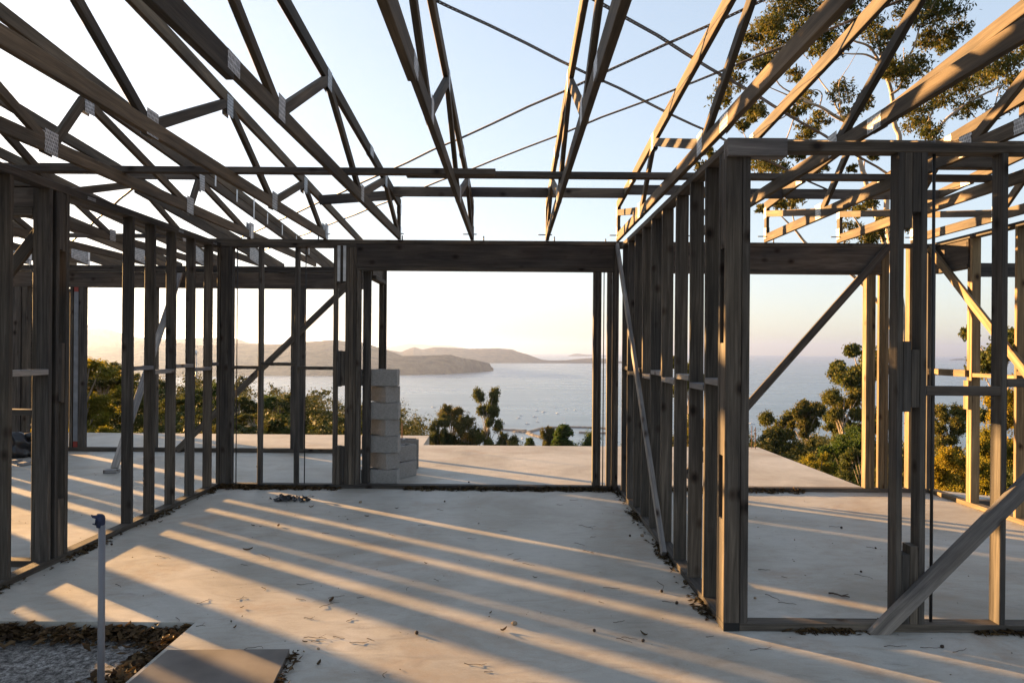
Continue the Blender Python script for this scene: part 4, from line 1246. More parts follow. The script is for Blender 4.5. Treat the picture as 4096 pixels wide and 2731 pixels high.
TW = [
 (c1, 1315, 497, 1445, 517, .08, 0, 'twig in the large sun patch at left'), (c1, 980, 735, 1025, 760, .1, 0, 'short twig left of the standpipe sun patch'),
 (c1, 1667, 897, 1775, 857, -.12, 1, 'forked twig near the middle of the large sun patch'), (c1, 2005, 865, 2092, 848, .15, 1, 'curved twig right of the forked twig in the sun patch'),
 (c1, 1785, 613, 1845, 628, .08, 0, 'short twig at the top edge of the large sun patch'), (c1, 2040, 566, 2100, 577, .1, 0, 'short twig on the long thin shadow line'),
 (c1, 2218, 487, 2282, 528, .15, 0, 'bent twig in shade above the long sun streak'), (c1, 2070, 1333, 2220, 1310, .05, 0, 'twig lying on the grey board'),
 (c1, 1660, 1090, 1740, 1085, .2, 1, 'tangled twig at the corner of the recess'), (c1, 1490, 1017, 1520, 1047, .1, 0, 'small twig on the slab above the leaf drift'), (c1, 2217, 760, 2243, 785, .2, 0, 'hooked twig at right of the sun patch'),
 (c2, 395, 735, 540, 720, -.15, 1, 'arched twig in the broad sun streak'), (c2, 388, 858, 472, 870, .12, 0, 'twig just below the arched one'), (c2, 590, 933, 757, 888, .1, 1, 'twig poking from the little leaf bundle'),
 (c2, 663, 850, 803, 832, .03, 0, 'straight stalk above the leaf bundle'), (c2, 905, 847, 972, 838, -.1, 0, 'thin twig right of the leaf bundle'), (c2, 817, 1047, 885, 1022, .05, 0, 'twig in the broad shadow band'),
 (c2, 457, 1017, 540, 1030, .05, 1, 'twig at left of the broad shadow band'), (c2, 455, 1187, 650, 1197, .06, 1, 'longest stick near the board'), (c2, 517, 1215, 625, 1218, .03, 0, 'stick just under the longest one'),
 (c2, 703, 1177, 805, 1197, .03, 0, 'straight stick right of the longest one'), (c2, 843, 1227, 1010, 1222, -.06, 1, 'thin forked stick in the sun at bottom centre'), (c2, 1143, 1523, 1160, 1475, .25, 0, 'curled stalk at the bottom edge'),
 (c2, 1815, 1405, 2005, 1410, -.1, 1, 'branching twig at bottom right of centre'), (c2, 1982, 1475, 2057, 1476, .04, 0, 'short twig below the branching one'), (c2, 1558, 688, 1597, 710, .08, 1, 'three pronged twig in the centre shade'),
 (c2, 1330, 785, 1348, 757, .15, 0, 'tiny upright looking twig in the centre'), (c2, 1175, 310, 1228, 325, .04, 0, 'twig on the third sun streak'), (c2, 1425, 233, 1507, 230, .02, 0, 'thin twig in shade at upper centre'), (c2, 1843, 345, 1920, 349, .03, 0, 'twig at the edge of the second sun streak'),
 (c2, 1586, 98, 1638, 108, .03, 0, 'thin twig by the dark floor scuff'), (c2, 610, 300, 672, 302, .06, 0, 'twig beneath the debris heap'), (c2, 850, 318, 888, 327, .04, 0, 'small twig below the tan leaf'), (c2, 2185, 488, 2235, 470, .04, 0, 'slanting twig right of centre'), (c2, 2232, 530, 2293, 515, .04, 0, 'slanting twig below its twin'),
 (c2, 2120, 280, 2183, 283, .03, 0, 'level twig beneath the brown stain'), (c2, 990, 1190, 1055, 1215, .03, 0, 'hair thin twig by the sunlit stick'),
 (c3, 192, 557, 298, 578, .05, 0, 'long twig between two sun streaks'), (c3, 668, 235, 790, 265, .08, 1, 'curved twig in shade left of the partition'), (c3, 630, 383, 717, 408, .08, 0, 'thin curved twig above the forked one'),
 (c3, 708, 445, 795, 472, .06, 1, 'red brown forked twig near the partition'), (c3, 873, 760, 1015, 771, .02, 0, 'straight dark stick in the middle right floor'), (c3, 590, 22, 665, 18, .03, 0, 'twig near the far sill'), (c3, 477, 58, 533, 62, .04, 0, 'second twig near the far sill'),
 (c3, 765, 332, 815, 330, .04, 0, 'small twig left of the tan stone'), (c3, 835, 880, 883, 893, .06, 0, 'small hooked twig by the broad streak'), (c3, 960, 1057, 1055, 1040, -.08, 0, 'bent twig below the broad streak'), (c3, 987, 1190, 1122, 1232, .06, 0, 'lower of two parallel stalks by the pods'),
 (c3, 1030, 1180, 1165, 1203, .03, 0, 'upper of two parallel stalks by the pods'), (c3, 1745, 1178, 1812, 1172, -.08, 0, 'short twig before the black corner foot'), (c3, 1330, 715, 1362, 785, .2, 0, 'hooked stalk rising from a seed pod'), (c3, 1375, 877, 1482, 888, .05, 0, 'stalk left of the double pod'), (c3, 2118, 1290, 2300, 1270, -.05, 1, 'forked twig in the sun streak before the right wall'),
 (c3, 2190, 607, 2290, 613, .03, 0, 'twig behind the corner post in the right room'),
 (c4, 675, 813, 853, 852, .02, 1, 'thick dark stick in the right room'), (c4, 893, 650, 1050, 688, .1, 0, 'curved twig above the thick stick'), (c4, 137, 820, 258, 873, .08, 0, 'bent twig near the corner in the right room'), (c4, 248, 887, 402, 906, .05, 0, 'second bent twig near the corner in the right room'),
 (c4, 82, 608, 182, 613, .03, 0, 'level twig in the right room'), (c4, 678, 243, 780, 248, .03, 0, 'stalk of the pod lying in the right room sun'), (c4, 993, 415, 1070, 425, -.08, 0, 'stalk of the orange pod in the right room'),
 (c4, 1143, 1260, 1337, 1261, .02, 0, 'long straight stick before the right wall'), (c4, 1452, 1268, 1625, 1270, -.06, 0, 'stalk ending at the dark pod before the right wall'), (c4, 1727, 1308, 1843, 1280, -.06, 0, 'bent twig right of the dark pod'), (c4, 275, 668, 328, 680, .04, 0, 'tiny twig in the right room'),
]
for f, x0, y0_, x1, y1_, bd_, fk, l in TW:
    a, b = f(x0, y0_), f(x1, y1_)
    thick = .0052 if 'thick dark' in l else .0014
    twig(a[0], a[1], b[0], b[1], bd_, l, bool(fk), thick, bz if 'board' in l and 'near' not in l else 0)
PODS = [(c2, 1413, 1140, 17, 'seed pod casting a shadow on the thin sun line'), (c3, 799, 1121, 15, 'black seed pod alone near the bottom right of centre'), (c3, 1213, 1206, 15, 'seed pod at the end of two stalks'), (c3, 1370, 788, 13, 'seed pod with the hooked stalk'), (c3, 1498, 887, 15, 'double brown pod in the sun streak'),
        (c3, 1101, 318, 10, 'small pod left of the tan stone by the partition'), (c2, 1650, 28, 8, 'small pod near the far sill, left one'), (c2, 1855, -135, 7, 'smallest pod just before the far sill'), (c4, 783, 250, 10, 'pod in the sun streaks of the right room'), (c4, 1073, 423, 9, 'orange brown pod beyond the right packing blocks'),
        (c4, 950, 622, 10, 'black pod in the right room shade'), (c4, 1637, 1257, 16, 'dark pod on the floor before the right wall'), (c4, 792, -70, 8, 'left pod before the right sill'), (c4, 940, -60, 7, 'right pod before the right sill'), (c1, 946, 391, 10, 'pod beside the standpipe near the left wall')]
for f, x, y, r, l in PODS:
    s = f(x, y)
    p = on(s[0], s[1] + r * .35)
    R = r / 2.119 / (F / p.y)
    o = blob('seed_pod', (p.x, p.y, R * .8), (R, R, R * .95), M['pod'], seed=int(x), lump=.10, sub=2)
    tag(o, l, 'seed pod', 'seed pods on the floor')
for f, x, y, r, l in [(c3, 120, 1055, 24, 'largest tan stone right of bottom centre'), (c3, 1205, 314, 16, 'tan stone near the foot of the partition'), (c2, 934, 32, 13, 'tan pebble in the first sun streak'), (c2, 580, 1273, 13, 'pale pebble casting a shadow near the board'), (c2, 457, 1295, 9, 'smaller pale pebble near the board'), (c4, 52, 845, 12, 'tan pebble behind the corner post'), (c4, 386, 352, 6, 'smallest tan pebble in the right room')]:
    s = f(x, y)
    p = on(s[0], s[1] + r * .35)
    R = r / 2.119 / (F / p.y)
    o = blob('stone', (p.x, p.y, R * .6), (R, R * .8, R * .85), M['stone'], seed=int(x) + 5, lump=.2, sub=2)
    tag(o, l, 'stone', 'stones on the floor')
def fallen(f, x, y, s, l, yel=False, seed=0):
    p = f(x, y); p = on(*p)
    S = s / 2.119 / (F / p.y)
    r = random.Random(seed)
    nseg = 6
    az = r.uniform(0, 6.28)
    vs, fs = [], []
    cu = r.uniform(.3, .9)
    for i in range(nseg + 1):
        u = i / nseg - .5
        w_ = .28 * math.cos(u * math.pi) ** .7 if abs(u) < .5 else .02
        for t_ in (-1, 0, 1):
            xx, yy = u * S * 2, t_ * w_ * S * 1.2
            zz_ = .004 + S * (abs(u) ** 2 * 2.2 * cu + abs(t_) * .25)
            vs.append((xx * math.cos(az) - yy * math.sin(az), xx * math.sin(az) + yy * math.cos(az), zz_))
    for i in range(nseg):
        for k in range(2):
            b = i * 3 + k
            fs.append((b, b + 1, b + 4, b + 3))
    o = mesh_obj('fallen_leaf', vs, fs, M['dryleaf'] if not yel else M['dryleaf'], None, Vector((p.x, p.y, 0)), None, True)
    tag(o, l, 'leaf', 'single dry leaves on the floor')
FL = [(c3, 1220, 1165, 42, 'curled tan leaf above a seed pod'), (c2, 2150, 1127, 40, 'dark narrow leaf left of the tan stone'), (c3, 297, 680, 20, 'curled leaf beneath a sun streak'), (c2, 583, 1412, 45, 'crisp golden leaf standing in the sun by the board'), (c2, 690, 875, 50, 'folded brown leaf in the middle of the thin sun line'),
      (c1, 2050, 932, 18, 'crumpled leaf bit in the large sun patch, upper'), (c1, 2052, 1010, 14, 'crumpled leaf bit in the large sun patch, lower'), (c1, 1960, 1055, 22, 'pale folded leaf near the recess corner'), (c1, 1990, 1103, 26, 'narrow dark leaf near the recess corner'), (c1, 1070, 1275, 45, 'big russet leaf on the speckled ground'),
      (c1, 2100, 445, 40, 'leaf between shadow lines at left'), (c1, 2145, 238, 18, 'small leaf by the debris heap side, left'), (c1, 2208, 246, 12, 'small leaf by the debris heap side, right'), (c2, 240, 242, 28, 'round brown leaf below the debris heap'), (c2, 520, 80, 22, 'crumpled leaf right of the debris heap'), (c2, 990, 158, 20, 'leaf on the dark scuff'), (c2, 827, 187, 15, 'olive leaf scrap between streaks'),
      (c2, 1243, 92, 16, 'green brown leaf scrap upper centre'), (c2, 1937, 223, 15, 'curled leaf upper right of centre'), (c2, 2038, 980, 22, 'small brown leaf in lower centre shade'), (c2, 1490, 558, 18, 'pale leaf on the second streak'), (c1, 1360, 208, 22, 'leaf near the left wall plate'), (c2, 465, 1225, 26, 'yellow twisted leaf near the sticks'), (c1, 2190, -250, 25, 'leaf near the left corner of the room'), (c1, 540, 520, 30, 'leaf leaning on the left wall plate')]
for i, (f, x, y, s, l) in enumerate(FL):
    fallen(f, x, y, s, l, seed=i)
r_ = random.Random(77)
vsx, fsx = leaf_quads(420, lambda r: (r.uniform(-3.2, 4.5), r.uniform(3.0, 7.95), .003), .014, .5, .3, 31, True)
vsx = [v for v in vsx]
o = mesh_obj('floor_crumbs', vsx, fsx, M['dryleaf']); tag(o, 'tiny leaf crumbs sprinkled over the floor', kind='stuff')
vsx, fsx = leaf_quads(260, lambda r: (r.uniform(-7.5, -3.5), r.uniform(5.2, 10.6), .003), .02, .4, .3, 32, True)
o = mesh_obj('floor_crumbs', vsx, fsx, M['dryleaf']); tag(o, 'leaf crumbs on the floor of the left room', kind='stuff')

# ------------------------------------------------------------------ foliage
def leaf_cloud(clusters, per, size, asp, droop, seed, inner=0.22):
    """clusters: (cx,cy,cz, rx,ry,rz); returns numpy verts, faces"""
    R = np.random.default_rng(seed)
    V, Fc = [], []
    tot = 0
    for (c, rad_) in clusters:
        n = per if not callable(per) else per(rad_)
        if n < 4: n = 4
        d = R.normal(size=(n, 3))
        d /= np.linalg.norm(d, axis=1)[:, None]
        rr = R.random(n) ** 0.45
        # sprays: snap leaves towards a few sub centres, so gaps appear
        ns = max(3, n // 20)
        sc = R.normal(size=(ns, 3)); sc /= np.linalg.norm(sc, axis=1)[:, None]
        sc *= (R.random(ns) ** 0.4)[:, None]
        pos = sc[R.integers(0, ns, n)] + R.normal(size=(n, 3)) * 0.16
        big = R.random(n) < inner
        pos[big] *= .62
        pos = pos * np.array(rad_) + np.array(c)
        ax = R.normal(size=(n, 3)) * np.array([1, 1, .7]) + np.array([0, 0, -droop])
        ax /= np.linalg.norm(ax, axis=1)[:, None]
        sd_ = np.cross(ax, R.normal(size=(n, 3)))
        sd_ /= np.linalg.norm(sd_, axis=1)[:, None]
        s = size * R.uniform(.6, 1.35, n)[:, None] * np.where(big, 2.3, 1.0)[:, None]
        a = pos - ax * s * .5
        b = pos + sd_ * s * asp * .5
        c_ = pos + ax * s * .5
        d_ = pos - sd_ * s * asp * .5
        V.append(np.stack([a, b, c_, d_], 1).reshape(-1, 3))
        Fc.append(np.arange(n * 4).reshape(-1, 4) + tot)
        tot += n * 4
    return np.concatenate(V), np.concatenate(Fc)
def np_mesh(name, V, Fq, m):
    me = bpy.data.meshes.new(name)
    n, k = Fq.shape
    me.vertices.add(len(V)); me.vertices.foreach_set('co', V.astype(np.float32).ravel())
    me.loops.add(n * k); me.loops.foreach_set('vertex_index', Fq.astype(np.int32).ravel())
    me.polygons.add(n)
    me.polygons.foreach_set('loop_start', np.arange(0, n * k, k, dtype=np.int32))
    me.polygons.foreach_set('loop_total', np.full(n, k, dtype=np.int32))
    me.materials.append(m)
    me.update(calc_edges=True)
    return me
def link(name, me, loc, parent=None, scale=None, rz=0.0):
    o = bpy.data.objects.new(name, me)
    o.location = loc
    if scale: o.scale = scale
    o.rotation_euler = (0, 0, rz)
    if parent: o.parent = parent
    COL.objects.link(o)
    return o

# tree prototypes: unit height 1, crown shapes; leaves sized for about 10 m trees
def proto(kind, seed, m, bark='bark'):
    r = random.Random(seed)
    cl, paths = [], []
    if kind == 'round':      # dense bushy tree
        paths.append([(Vector((0, 0, 0)), .022), (Vector((.01, 0, .25)), .018), (Vector((.0, .01, .5)), .011), (Vector((.01, 0, .8)), .004)])
        for k in range(26):
            a = r.uniform(0, 6.28); h = r.uniform(.22, .97)
            w_ = .33 * math.sin(math.pi * min(1, (h - .05) / .98)) ** .6 * r.uniform(.35, 1.0)
            c = Vector((w_ * math.cos(a), w_ * math.sin(a), h - .05))
            s = r.uniform(.07, .13)
            cl.append((c, (s, s, s * .75)))
            if k % 2 == 0:
                paths.append([(Vector((0, 0, max(.1, h * .6 - .1))), .009), (c * .6 + Vector((0, 0, h * .35)), .005), (c, .002)])
    elif kind == 'gum':      # bare forked trunk with plates of leaves
        paths.append([(Vector((0, 0, 0)), .016), (Vector((.01, 0, .3)), .013), (Vector((-.01, .01, .6)), .009), (Vector((.02, 0, .92)), .004)])
        for k in range(22):
            a = r.uniform(0, 6.28); h = r.uniform(.32, .97) if k > 6 else r.uniform(.78, .98)
            w_ = r.uniform(.05, .24) * (1.25 - h * .5)
            c = Vector((w_ * math.cos(a), w_ * math.sin(a), h))
            s = r.uniform(.04, .085)
            cl.append((c, (s * 1.15, s * 1.15, s * .7)))
            paths.append([(Vector((0, 0, h - .22)), .006), (Vector((c.x * .5, c.y * .5, h - .10)), .004), (c, .0018)])
    elif kind == 'cone':     # pointed young tree
        paths.append([(Vector((0, 0, 0)), .016), (Vector((0, 0, .95)), .003)])
        for k in range(26):
            h = r.uniform(.1, .97) if k % 2 else .66 + .32 * k / 26; a = r.uniform(0, 6.28)
            w_ = .30 * (1 - h) * r.uniform(.5, 1.0)
            s = .05 + .07 * (1 - h)
            cl.append((Vector((w_ * math.cos(a), w_ * math.sin(a), h)), (s, s, s * .55)))
    elif kind == 'bush':
        paths.append([(Vector((0, 0, 0)), .02), (Vector((0, 0, .5)), .008)])
        for k in range(26):
            a = r.uniform(0, 6.28); h = r.uniform(.1, .9); w_ = .55 * math.sqrt(max(0, 1 - h * h)) * r.uniform(.3, 1)
            s = r.uniform(.12, .2)
            cl.append((Vector((w_ * math.cos(a), w_ * math.sin(a), h)), (s, s, s * .7)))
    cls = [(tuple(c), s) for c, s in cl]
    V, Q = leaf_cloud(cls, 1150 if kind != 'gum' else 1300, .0165 if kind != 'bush' else .024, .62, .35, seed)
    me = np_mesh(kind + '_crown', V, Q, m)
    tv, tf = tube_mesh(paths, 6)
    tm = bpy.data.meshes.new(kind + '_trunk')
    tm.from_pydata([tuple(v) for v in tv], [], tf)
    tm.materials.append(M[bark])
    tm.update()
    return me, tm
PR = {
 'round1': proto('round', 1, M['leaf_olive']), 'round2': proto('round', 2, M['leaf_gum']), 'round3': proto('round', 3, M['leaf_green']),
 'gum1': proto('gum', 4, M['leaf_olive'], 'gumbark'), 'gum2': proto('gum', 5, M['leaf_gum'], 'gumbark'), 'gum3': proto('gum', 9, M['leaf_olive'], 'gumbark'),
 'cone': proto('cone', 6, M['leaf_green']), 'bush': proto('bush', 7, M['leaf_yellow']), 'bush2': proto('bush', 8, M['leaf_olive']), 'roundy': proto('round', 10, M['leaf_yellow']),
}
def tree(kind, x, ytop, depth, wpx, label, group='trees below the slab', name='tree', base=None, rz=None):
    """tree whose top is seen at (x, ytop) of the photo, standing on the hillside at that depth"""
    p = at(x, ytop, depth)
    gz = terrain(p.x, depth) if base is None else base
    H = p.z - gz
    W = wpx / F * depth
    nat = {'round': .60, 'gum': .42, 'cone': .6, 'bush': 1.2, 'bush2': 1.2}.get(kind.rstrip('0123456789') if kind != 'roundy' else 'round', .7)
    sxy = W / nat * 1.3
    t = thing(name, (p.x, depth, gz - .05), label, name.replace('_', ' '), group)
    r = rz if rz is not None else random.uniform(0, 6.28)
    link('crown', PR[kind][0], (0, 0, 0), t, (sxy, sxy, H), r)
    link('trunk', PR[kind][1], (0, 0, 0), t, (sxy * (1 if H < 2 * sxy else 1), sxy, H), r)
    return t
# centre, seen through the big opening
CT = 'trees seen through the big opening'
tree('round2', 1815, 1604, 120, 135, 'broad olive tree left of the slender gum in the opening', CT)
tree('round1', 1770, 1640, 118, 70, 'darker bushy tree at the left edge of the opening group', CT)
tree('round2', 1862, 1650, 117, 100, 'feathery olive tree merging with its broad neighbour in the opening', CT)
tree('gum1', 1945, 1541, 122, 80, 'tallest slender gum with a leafy head against the water', CT, rz=0.5)
tree('round1', 1935, 1712, 116, 90, 'low bushy tree at the foot of the slender gum', CT)
tree('round2', 2040, 1714, 110, 120, 'wide low tree right of the slender gum', CT)
tree('round1', 2062, 1742, 104, 78, 'small olive tree at the slab edge, left of the little cone', CT)
tree('cone', 2120, 1744, 96, 130, 'little cone shaped tree at the slab edge', CT)
tree('gum2', 2196, 1704, 100, 50, 'small tree with a round head before the breakwater', CT)
tree('cone', 2255, 1690, 92, 230, 'bright green pointed tree before the marina', CT)
tree('round3', 2345, 1715, 98, 110, 'green tree just left of the right jamb of the opening', CT)
tree('round1', 2210, 1765, 90, 30, 'low shrub left of the bright green tree', CT)
tree('round1', 1560, 1668, 150, 60, 'tree top just right of the block stack', CT)
tree('gum3', 1640, 1700, 100, 50, 'thin tree over the small block pile', CT)
# right, beyond the terrace
RT = 'trees beyond the right hand frames'
tree('gum3', 2757, 1425, 75, 110, 'tall tree glimpsed through the partition studs', RT)
tree('round2', 2800, 1640, 70, 150, 'bushy tree behind the partition studs', RT)
tree('gum1', 3110, 1634, 85, 105, 'flat headed tree nearest the diagonal brace', RT)
tree('gum2', 3230, 1600, 80, 110, 'taller tree with a lumpy head right of the flat headed one', RT)
tree('round2', 3120, 1690, 70, 170, 'olive bush below the flat headed tree', RT)
tree('round1', 3240, 1735, 66, 120, 'dark bush under the lumpy headed tree', RT)
tree('gum3', 3455, 1375, 62, 190, 'tall ragged gum against the sea beside the double posts', RT, rz=2.2)
tree('gum1', 3375, 1540, 60, 120, 'lower limb of foliage left of the ragged gum', RT)
tree('round3', 3395, 1694, 42, 175, 'rounded green tree in front of the ragged gum', RT)
tree('roundy', 3270, 1788, 38, 130, 'yellow green bush by the slanting terrace edge', RT)
tree('round1', 3460, 1760, 34, 150, 'dark bush at the foot of the double posts', RT)
tree('gum2', 3690, 1600, 60, 90, 'thin tree between the right packing posts', RT)
tree('gum1', 3800, 1607, 55, 110, 'dark tree seen under the right noggin', RT)
tree('bush', 3800, 1770, 26, 260, 'yellow green shrub beyond the right frame', RT, name='shrub')
tree('bush', 3970, 1700, 22, 260, 'larger yellow shrub at the right edge', RT, name='shrub')
tree('gum3', 4010, 1300, 38, 200, 'tall leafy tree at the right edge of the photo', RT)
tree('roundy', 4090, 1450, 30, 240, 'yellow green tree cut by the right edge of the photo', RT)
tree('bush2', 3560, 1800, 24, 200, 'olive shrub low behind the right posts', RT, name='shrub')
tree('bush2', 4080, 1860, 17, 320, 'olive shrub at the lower right edge', RT, name='shrub')
# left, beyond the terrace
LT = 'trees behind the left hand frames'
tree('roundy', 110, 1375, 34, 230, 'yellow green tree behind the leftmost posts', LT)
tree('roundy', 330, 1395, 30, 210, 'sunlit yellow green tree beside the steel post', LT)
tree('round1', 445, 1425, 75, 130, 'pale hazy tree rising above the dark canopy', LT)
tree('round2', 410, 1470, 42, 260, 'dark round tree below the pale hazy one', LT)
tree('round1', 520, 1560, 38, 150, 'olive tree behind the first stud left of centre', LT)
tree('round2', 640, 1505, 60, 120, 'tree behind the second and third left studs', LT)
tree('round1', 740, 1560, 48, 130, 'dark tree behind the fourth left stud', LT)
tree('round3', 850, 1520, 60, 130, 'green tree behind the left corner post', LT)
tree('round1', 960, 1570, 55, 110, 'tree right of the left corner post', LT)
tree('round3', 1110, 1576, 62, 150, 'dense green tree behind the left braces', LT)
tree('round1', 1020, 1640, 46, 120, 'dark bush between the left braces', LT)
tree('round2', 1200, 1600, 80, 90, 'tree behind the second brace stud', LT)
tree('round1', 1290, 1632, 66, 110, 'olive tree left of the packed post group', LT)
tree('bush', 230, 1600, 24, 160, 'low sunlit shrub at the far left', LT, name='shrub')
tree('bush', 430, 1690, 22, 180, 'golden shrub at the terrace edge', LT, name='shrub')
tree('bush2', 600, 1700, 24, 180, 'olive shrub at the terrace edge behind the studs', LT, name='shrub')
tree('bush2', 1180, 1700, 30, 200, 'dark shrub at the terrace edge behind the brace', LT, name='shrub')
tree('bush2', 860, 1690, 28, 200, 'olive shrub behind the left corner post', LT, name='shrub')

# canopy over the falling hillside: nobody could count it
def canopy():
    R = random.Random(40)
    near, far = [], []
    for i in range(5200):
        th = R.uniform(-.72, .74)
        r_ = 32 + (R.random() ** 1.1) * 540
        if -.125 < th < .17 and r_ < 330:
            continue
        if th >= .17 and r_ > 420: continue
        x, y = r_ * math.sin(th), r_ * math.cos(th)
        dep = skyline_dep(th) if th < .1 else .125
        lump = .012 * math.sin(th * 60 + r_ * .05) + .008 * math.sin(th * 131 + 2)
        z = EYE - (dep + lump + R.random() ** 1.3 * .085) * min(r_, 350)
        if r_ > 350: z = terrain(x, y) + R.uniform(3, 8)
        if z < terrain(x, y) + .5 or z < WATER + 2: continue
        if r_ < 60 and z > EYE - (dep + .03) * r_: continue
        s = r_ * R.uniform(.010, .019) * (1.15 if r_ < 150 else 1.0)
        s = max(.7, min(s, 4.2))
        (near if r_ < 150 else far).append(((x, y, z), (s * 1.2, s * 1.2, s * .85)))
    for nm, cl, per, size, sd_ in (('forest_canopy', near, 420, .15, 41), ('forest_canopy', far, 190, .38, 42)):
        V, Q = leaf_cloud(cl, per, size, .75, .2, sd_)
        me = np_mesh(nm, V, Q, M['leaf_canopy'])
        o = link(nm, me, (0, 0, 0))
        tag(o, 'mass of treetops covering the hillside' + (' just below the slab' if sd_ == 41 else ' down to the bay'), kind='stuff')
    print('canopy', len(near), len(far))
canopy()

# the big gum at upper right
def big_gum():
    Dp = 30.0
    S1 = 1 / 2.119
    def A(x, y): return (2996 + x * S1, y * S1)
    def B(x, y): return (2996 + x * S1, 640 + y * S1)
    R = random.Random(9)
    base = at(3640, 1950, Dp)
    t = thing('gum_tree', (base.x, Dp, base.z - 3), 'tall pale barked gum tree filling the sky behind the right hand trusses', 'tree')
    limbs = [
        [(3650, 2150, .22), (3640, 1950, .20), (3632, 1600, .185), (3612, 1250, .17), (3560, 970, .15), (3548, 800, .14), (3590, 620, .13), (3600, 543, .125), (3581, 495, .12), (3562, 368, .10), (3529, 264, .09), (3520, 203, .07), (3495, 90, .05), (3480, -60, .03)],
        [(3529, 264, .07), (3480, 190, .06), (3415, 165, .05), (3360, 120, .03), (3330, 60, .02)],
        [(3520, 250, .06), (3468, 220, .05), (3410, 217, .04), (3370, 212, .025)],
        [(3562, 380, .07), (3605, 345, .065), (3620, 260, .055), (3660, 180, .045), (3680, 100, .035), (3720, 40, .03), (3760, -30, .02)],
        [(3612, 1250, .14), (3520, 900, .12), (3450, 700, .11), (3411, 520, .10), (3330, 460, .085), (3280, 425, .07), (3195, 400, .05), (3120, 370, .03), (3060, 340, .02)],
        [(3400, 515, .07), (3350, 440, .05), (3330, 385, .045), (3300, 350, .035), (3275, 310, .03), (3240, 240, .02)],
        [(3360, 470, .03), (3357, 385, .025), (3355, 330, .02), (3400, 260, .015), (3440, 190, .012)],
        [(3595, 760, .09), (3650, 660, .085), (3732, 550, .08), (3780, 480, .075), (3830, 440, .07), (3900, 400, .06), (4000, 350, .05), (4096, 290, .04), (4180, 250, .03)],
        [(3735, 548, .05), (3720, 520, .045), (3705, 505, .04), (3722, 470, .035), (3735, 430, .03)],
        [(3625, 1480, .12), (3540, 1260, .10), (3468, 1159, .085), (3407, 1102, .08), (3300, 1020, .075), (3232, 975, .07), (3185, 923, .06), (3147, 885, .04), (3110, 850, .02)],
        [(3555, 900, .07), (3470, 960, .05), (3440, 900, .04), (3400, 850, .03)],
        [(3548, 810, .06), (3500, 740, .05), (3460, 690, .045), (3455, 640, .03)],
        [(3250, 410, .05), (3180, 380, .04), (3120, 340, .035), (3080, 260, .03), (3060, 190, .02)],
        [(3280, 425, .04), (3290, 380, .035), (3260, 360, .02), (3220, 375, .015)],
        [(3620, 300, .03), (3617, 240, .02), (3616, 190, .012)],
        [(4000, 350, .03), (3960, 480, .03), (3900, 470, .02)],
        [(3195, 400, .04), (3110, 480, .03), (3030, 420, .025), (2960, 350, .02), (2900, 350, .012)],
        [(3200, 410, .035), (3120, 620, .03), (3040, 660, .022), (2960, 500, .02)],
        [(3185, 923, .04), (3150, 780, .03), (3120, 680, .02), (2960, 640, .018), (2840, 620, .012)],
    ]
    paths = []
    for L in limbs:
        j = R.uniform(-1.5, 1.5)
        n = len(L)
        path = []
        for i, (x, y, r) in enumerate(L):
            dd = Dp + (0 if L is limbs[0] else j * (i / (n - 1)) ** 1)
            path.append((at(x, y, dd) + Vector((R.uniform(-.04, .04), 0, R.uniform(-.03, .03))), r * .8))
        # subdivide for smoothness
        sm = []
        for i in range(n - 1):
            p0 = path[max(i - 1, 0)][0]; p1, p2 = path[i][0], path[i + 1][0]; p3 = path[min(i + 2, n - 1)][0]
            for k in range(4):
                u = k / 4
                q_ = 0.5 * ((2 * p1) + (-p0 + p2) * u + (2 * p0 - 5 * p1 + 4 * p2 - p3) * u * u + (-p0 + 3 * p1 - 3 * p2 + p3) * u ** 3)
                sm.append((q_, path[i][1] * (1 - u) + path[i + 1][1] * u))
        sm.append(path[-1])
        paths.append(sm)
    cl = [(3076, 94, 45), (2991, 156, 20), (3057, 264, 45), (2920, 330, 50), (2887, 392, 45), (2981, 453, 45), (3019, 455, 36), (2963, 505, 22), (2811, 656, 28), (2849, 613, 18), (3038, 660, 42), (3081, 94, 55), (3029, 156, 48), (3137, 70, 55), (3222, 28, 52), (3279, 57, 45), (3043, 245, 38), (3119, 226, 48),
          (3024, 439, 33), (3279, 189, 46), (3317, 142, 46), (3364, 203, 26), (3491, 118, 52), (3539, 165, 42), (3576, 142, 38), (3657, 38, 64), (3727, 57, 56), (3798, 38, 56), (3826, 118, 46), (3751, 156, 46), (3704, 156, 38), (3775, 184, 32), (3586, 260, 55), (3657, 264, 52), (3624, 302, 46), (3553, 283, 36), (3373, 368, 46), (3411, 453, 38),
          (3468, 410, 28), (3222, 396, 38), (3185, 434, 36), (3279, 481, 38), (3222, 533, 42), (3680, 448, 46), (3751, 401, 48), (3822, 354, 56), (3893, 321, 56), (3666, 495, 46), (3732, 533, 42), (3869, 425, 46), (3963, 283, 56), (4034, 264, 56), (4058, 330, 48), (3067, 660, 50), (3128, 684, 33), (3194, 628, 24), (3279, 684, 28),
          (3411, 675, 18), (3491, 628, 18), (3421, 829, 42), (3468, 810, 38), (3175, 796, 42), (3114, 815, 28), (3043, 838, 18), (3411, 923, 46), (3468, 947, 42), (3515, 932, 38), (3560, 880, 40), (3620, 900, 40), (3150, -20, 60), (3260, -30, 60), (3420, 10, 45), (3560, -20, 50), (3700, -40, 60), (3340, 60, 40), (3420, 90, 38),
          (4090, 200, 50), (3950, 200, 40), (4100, 400, 50), (3990, 430, 40), (3200, 120, 45), (2960, 250, 30), (3100, 160, 45), (3180, 300, 30)]
    clus = []
    for x, y, r in cl:
        dd = Dp + R.uniform(-2.2, 2.2)
        p = at(x, y, dd)
        s = r / F * dd
        clus.append(((p.x, p.y, p.z), (s * 1.22, s * 1.4, s * .95)))
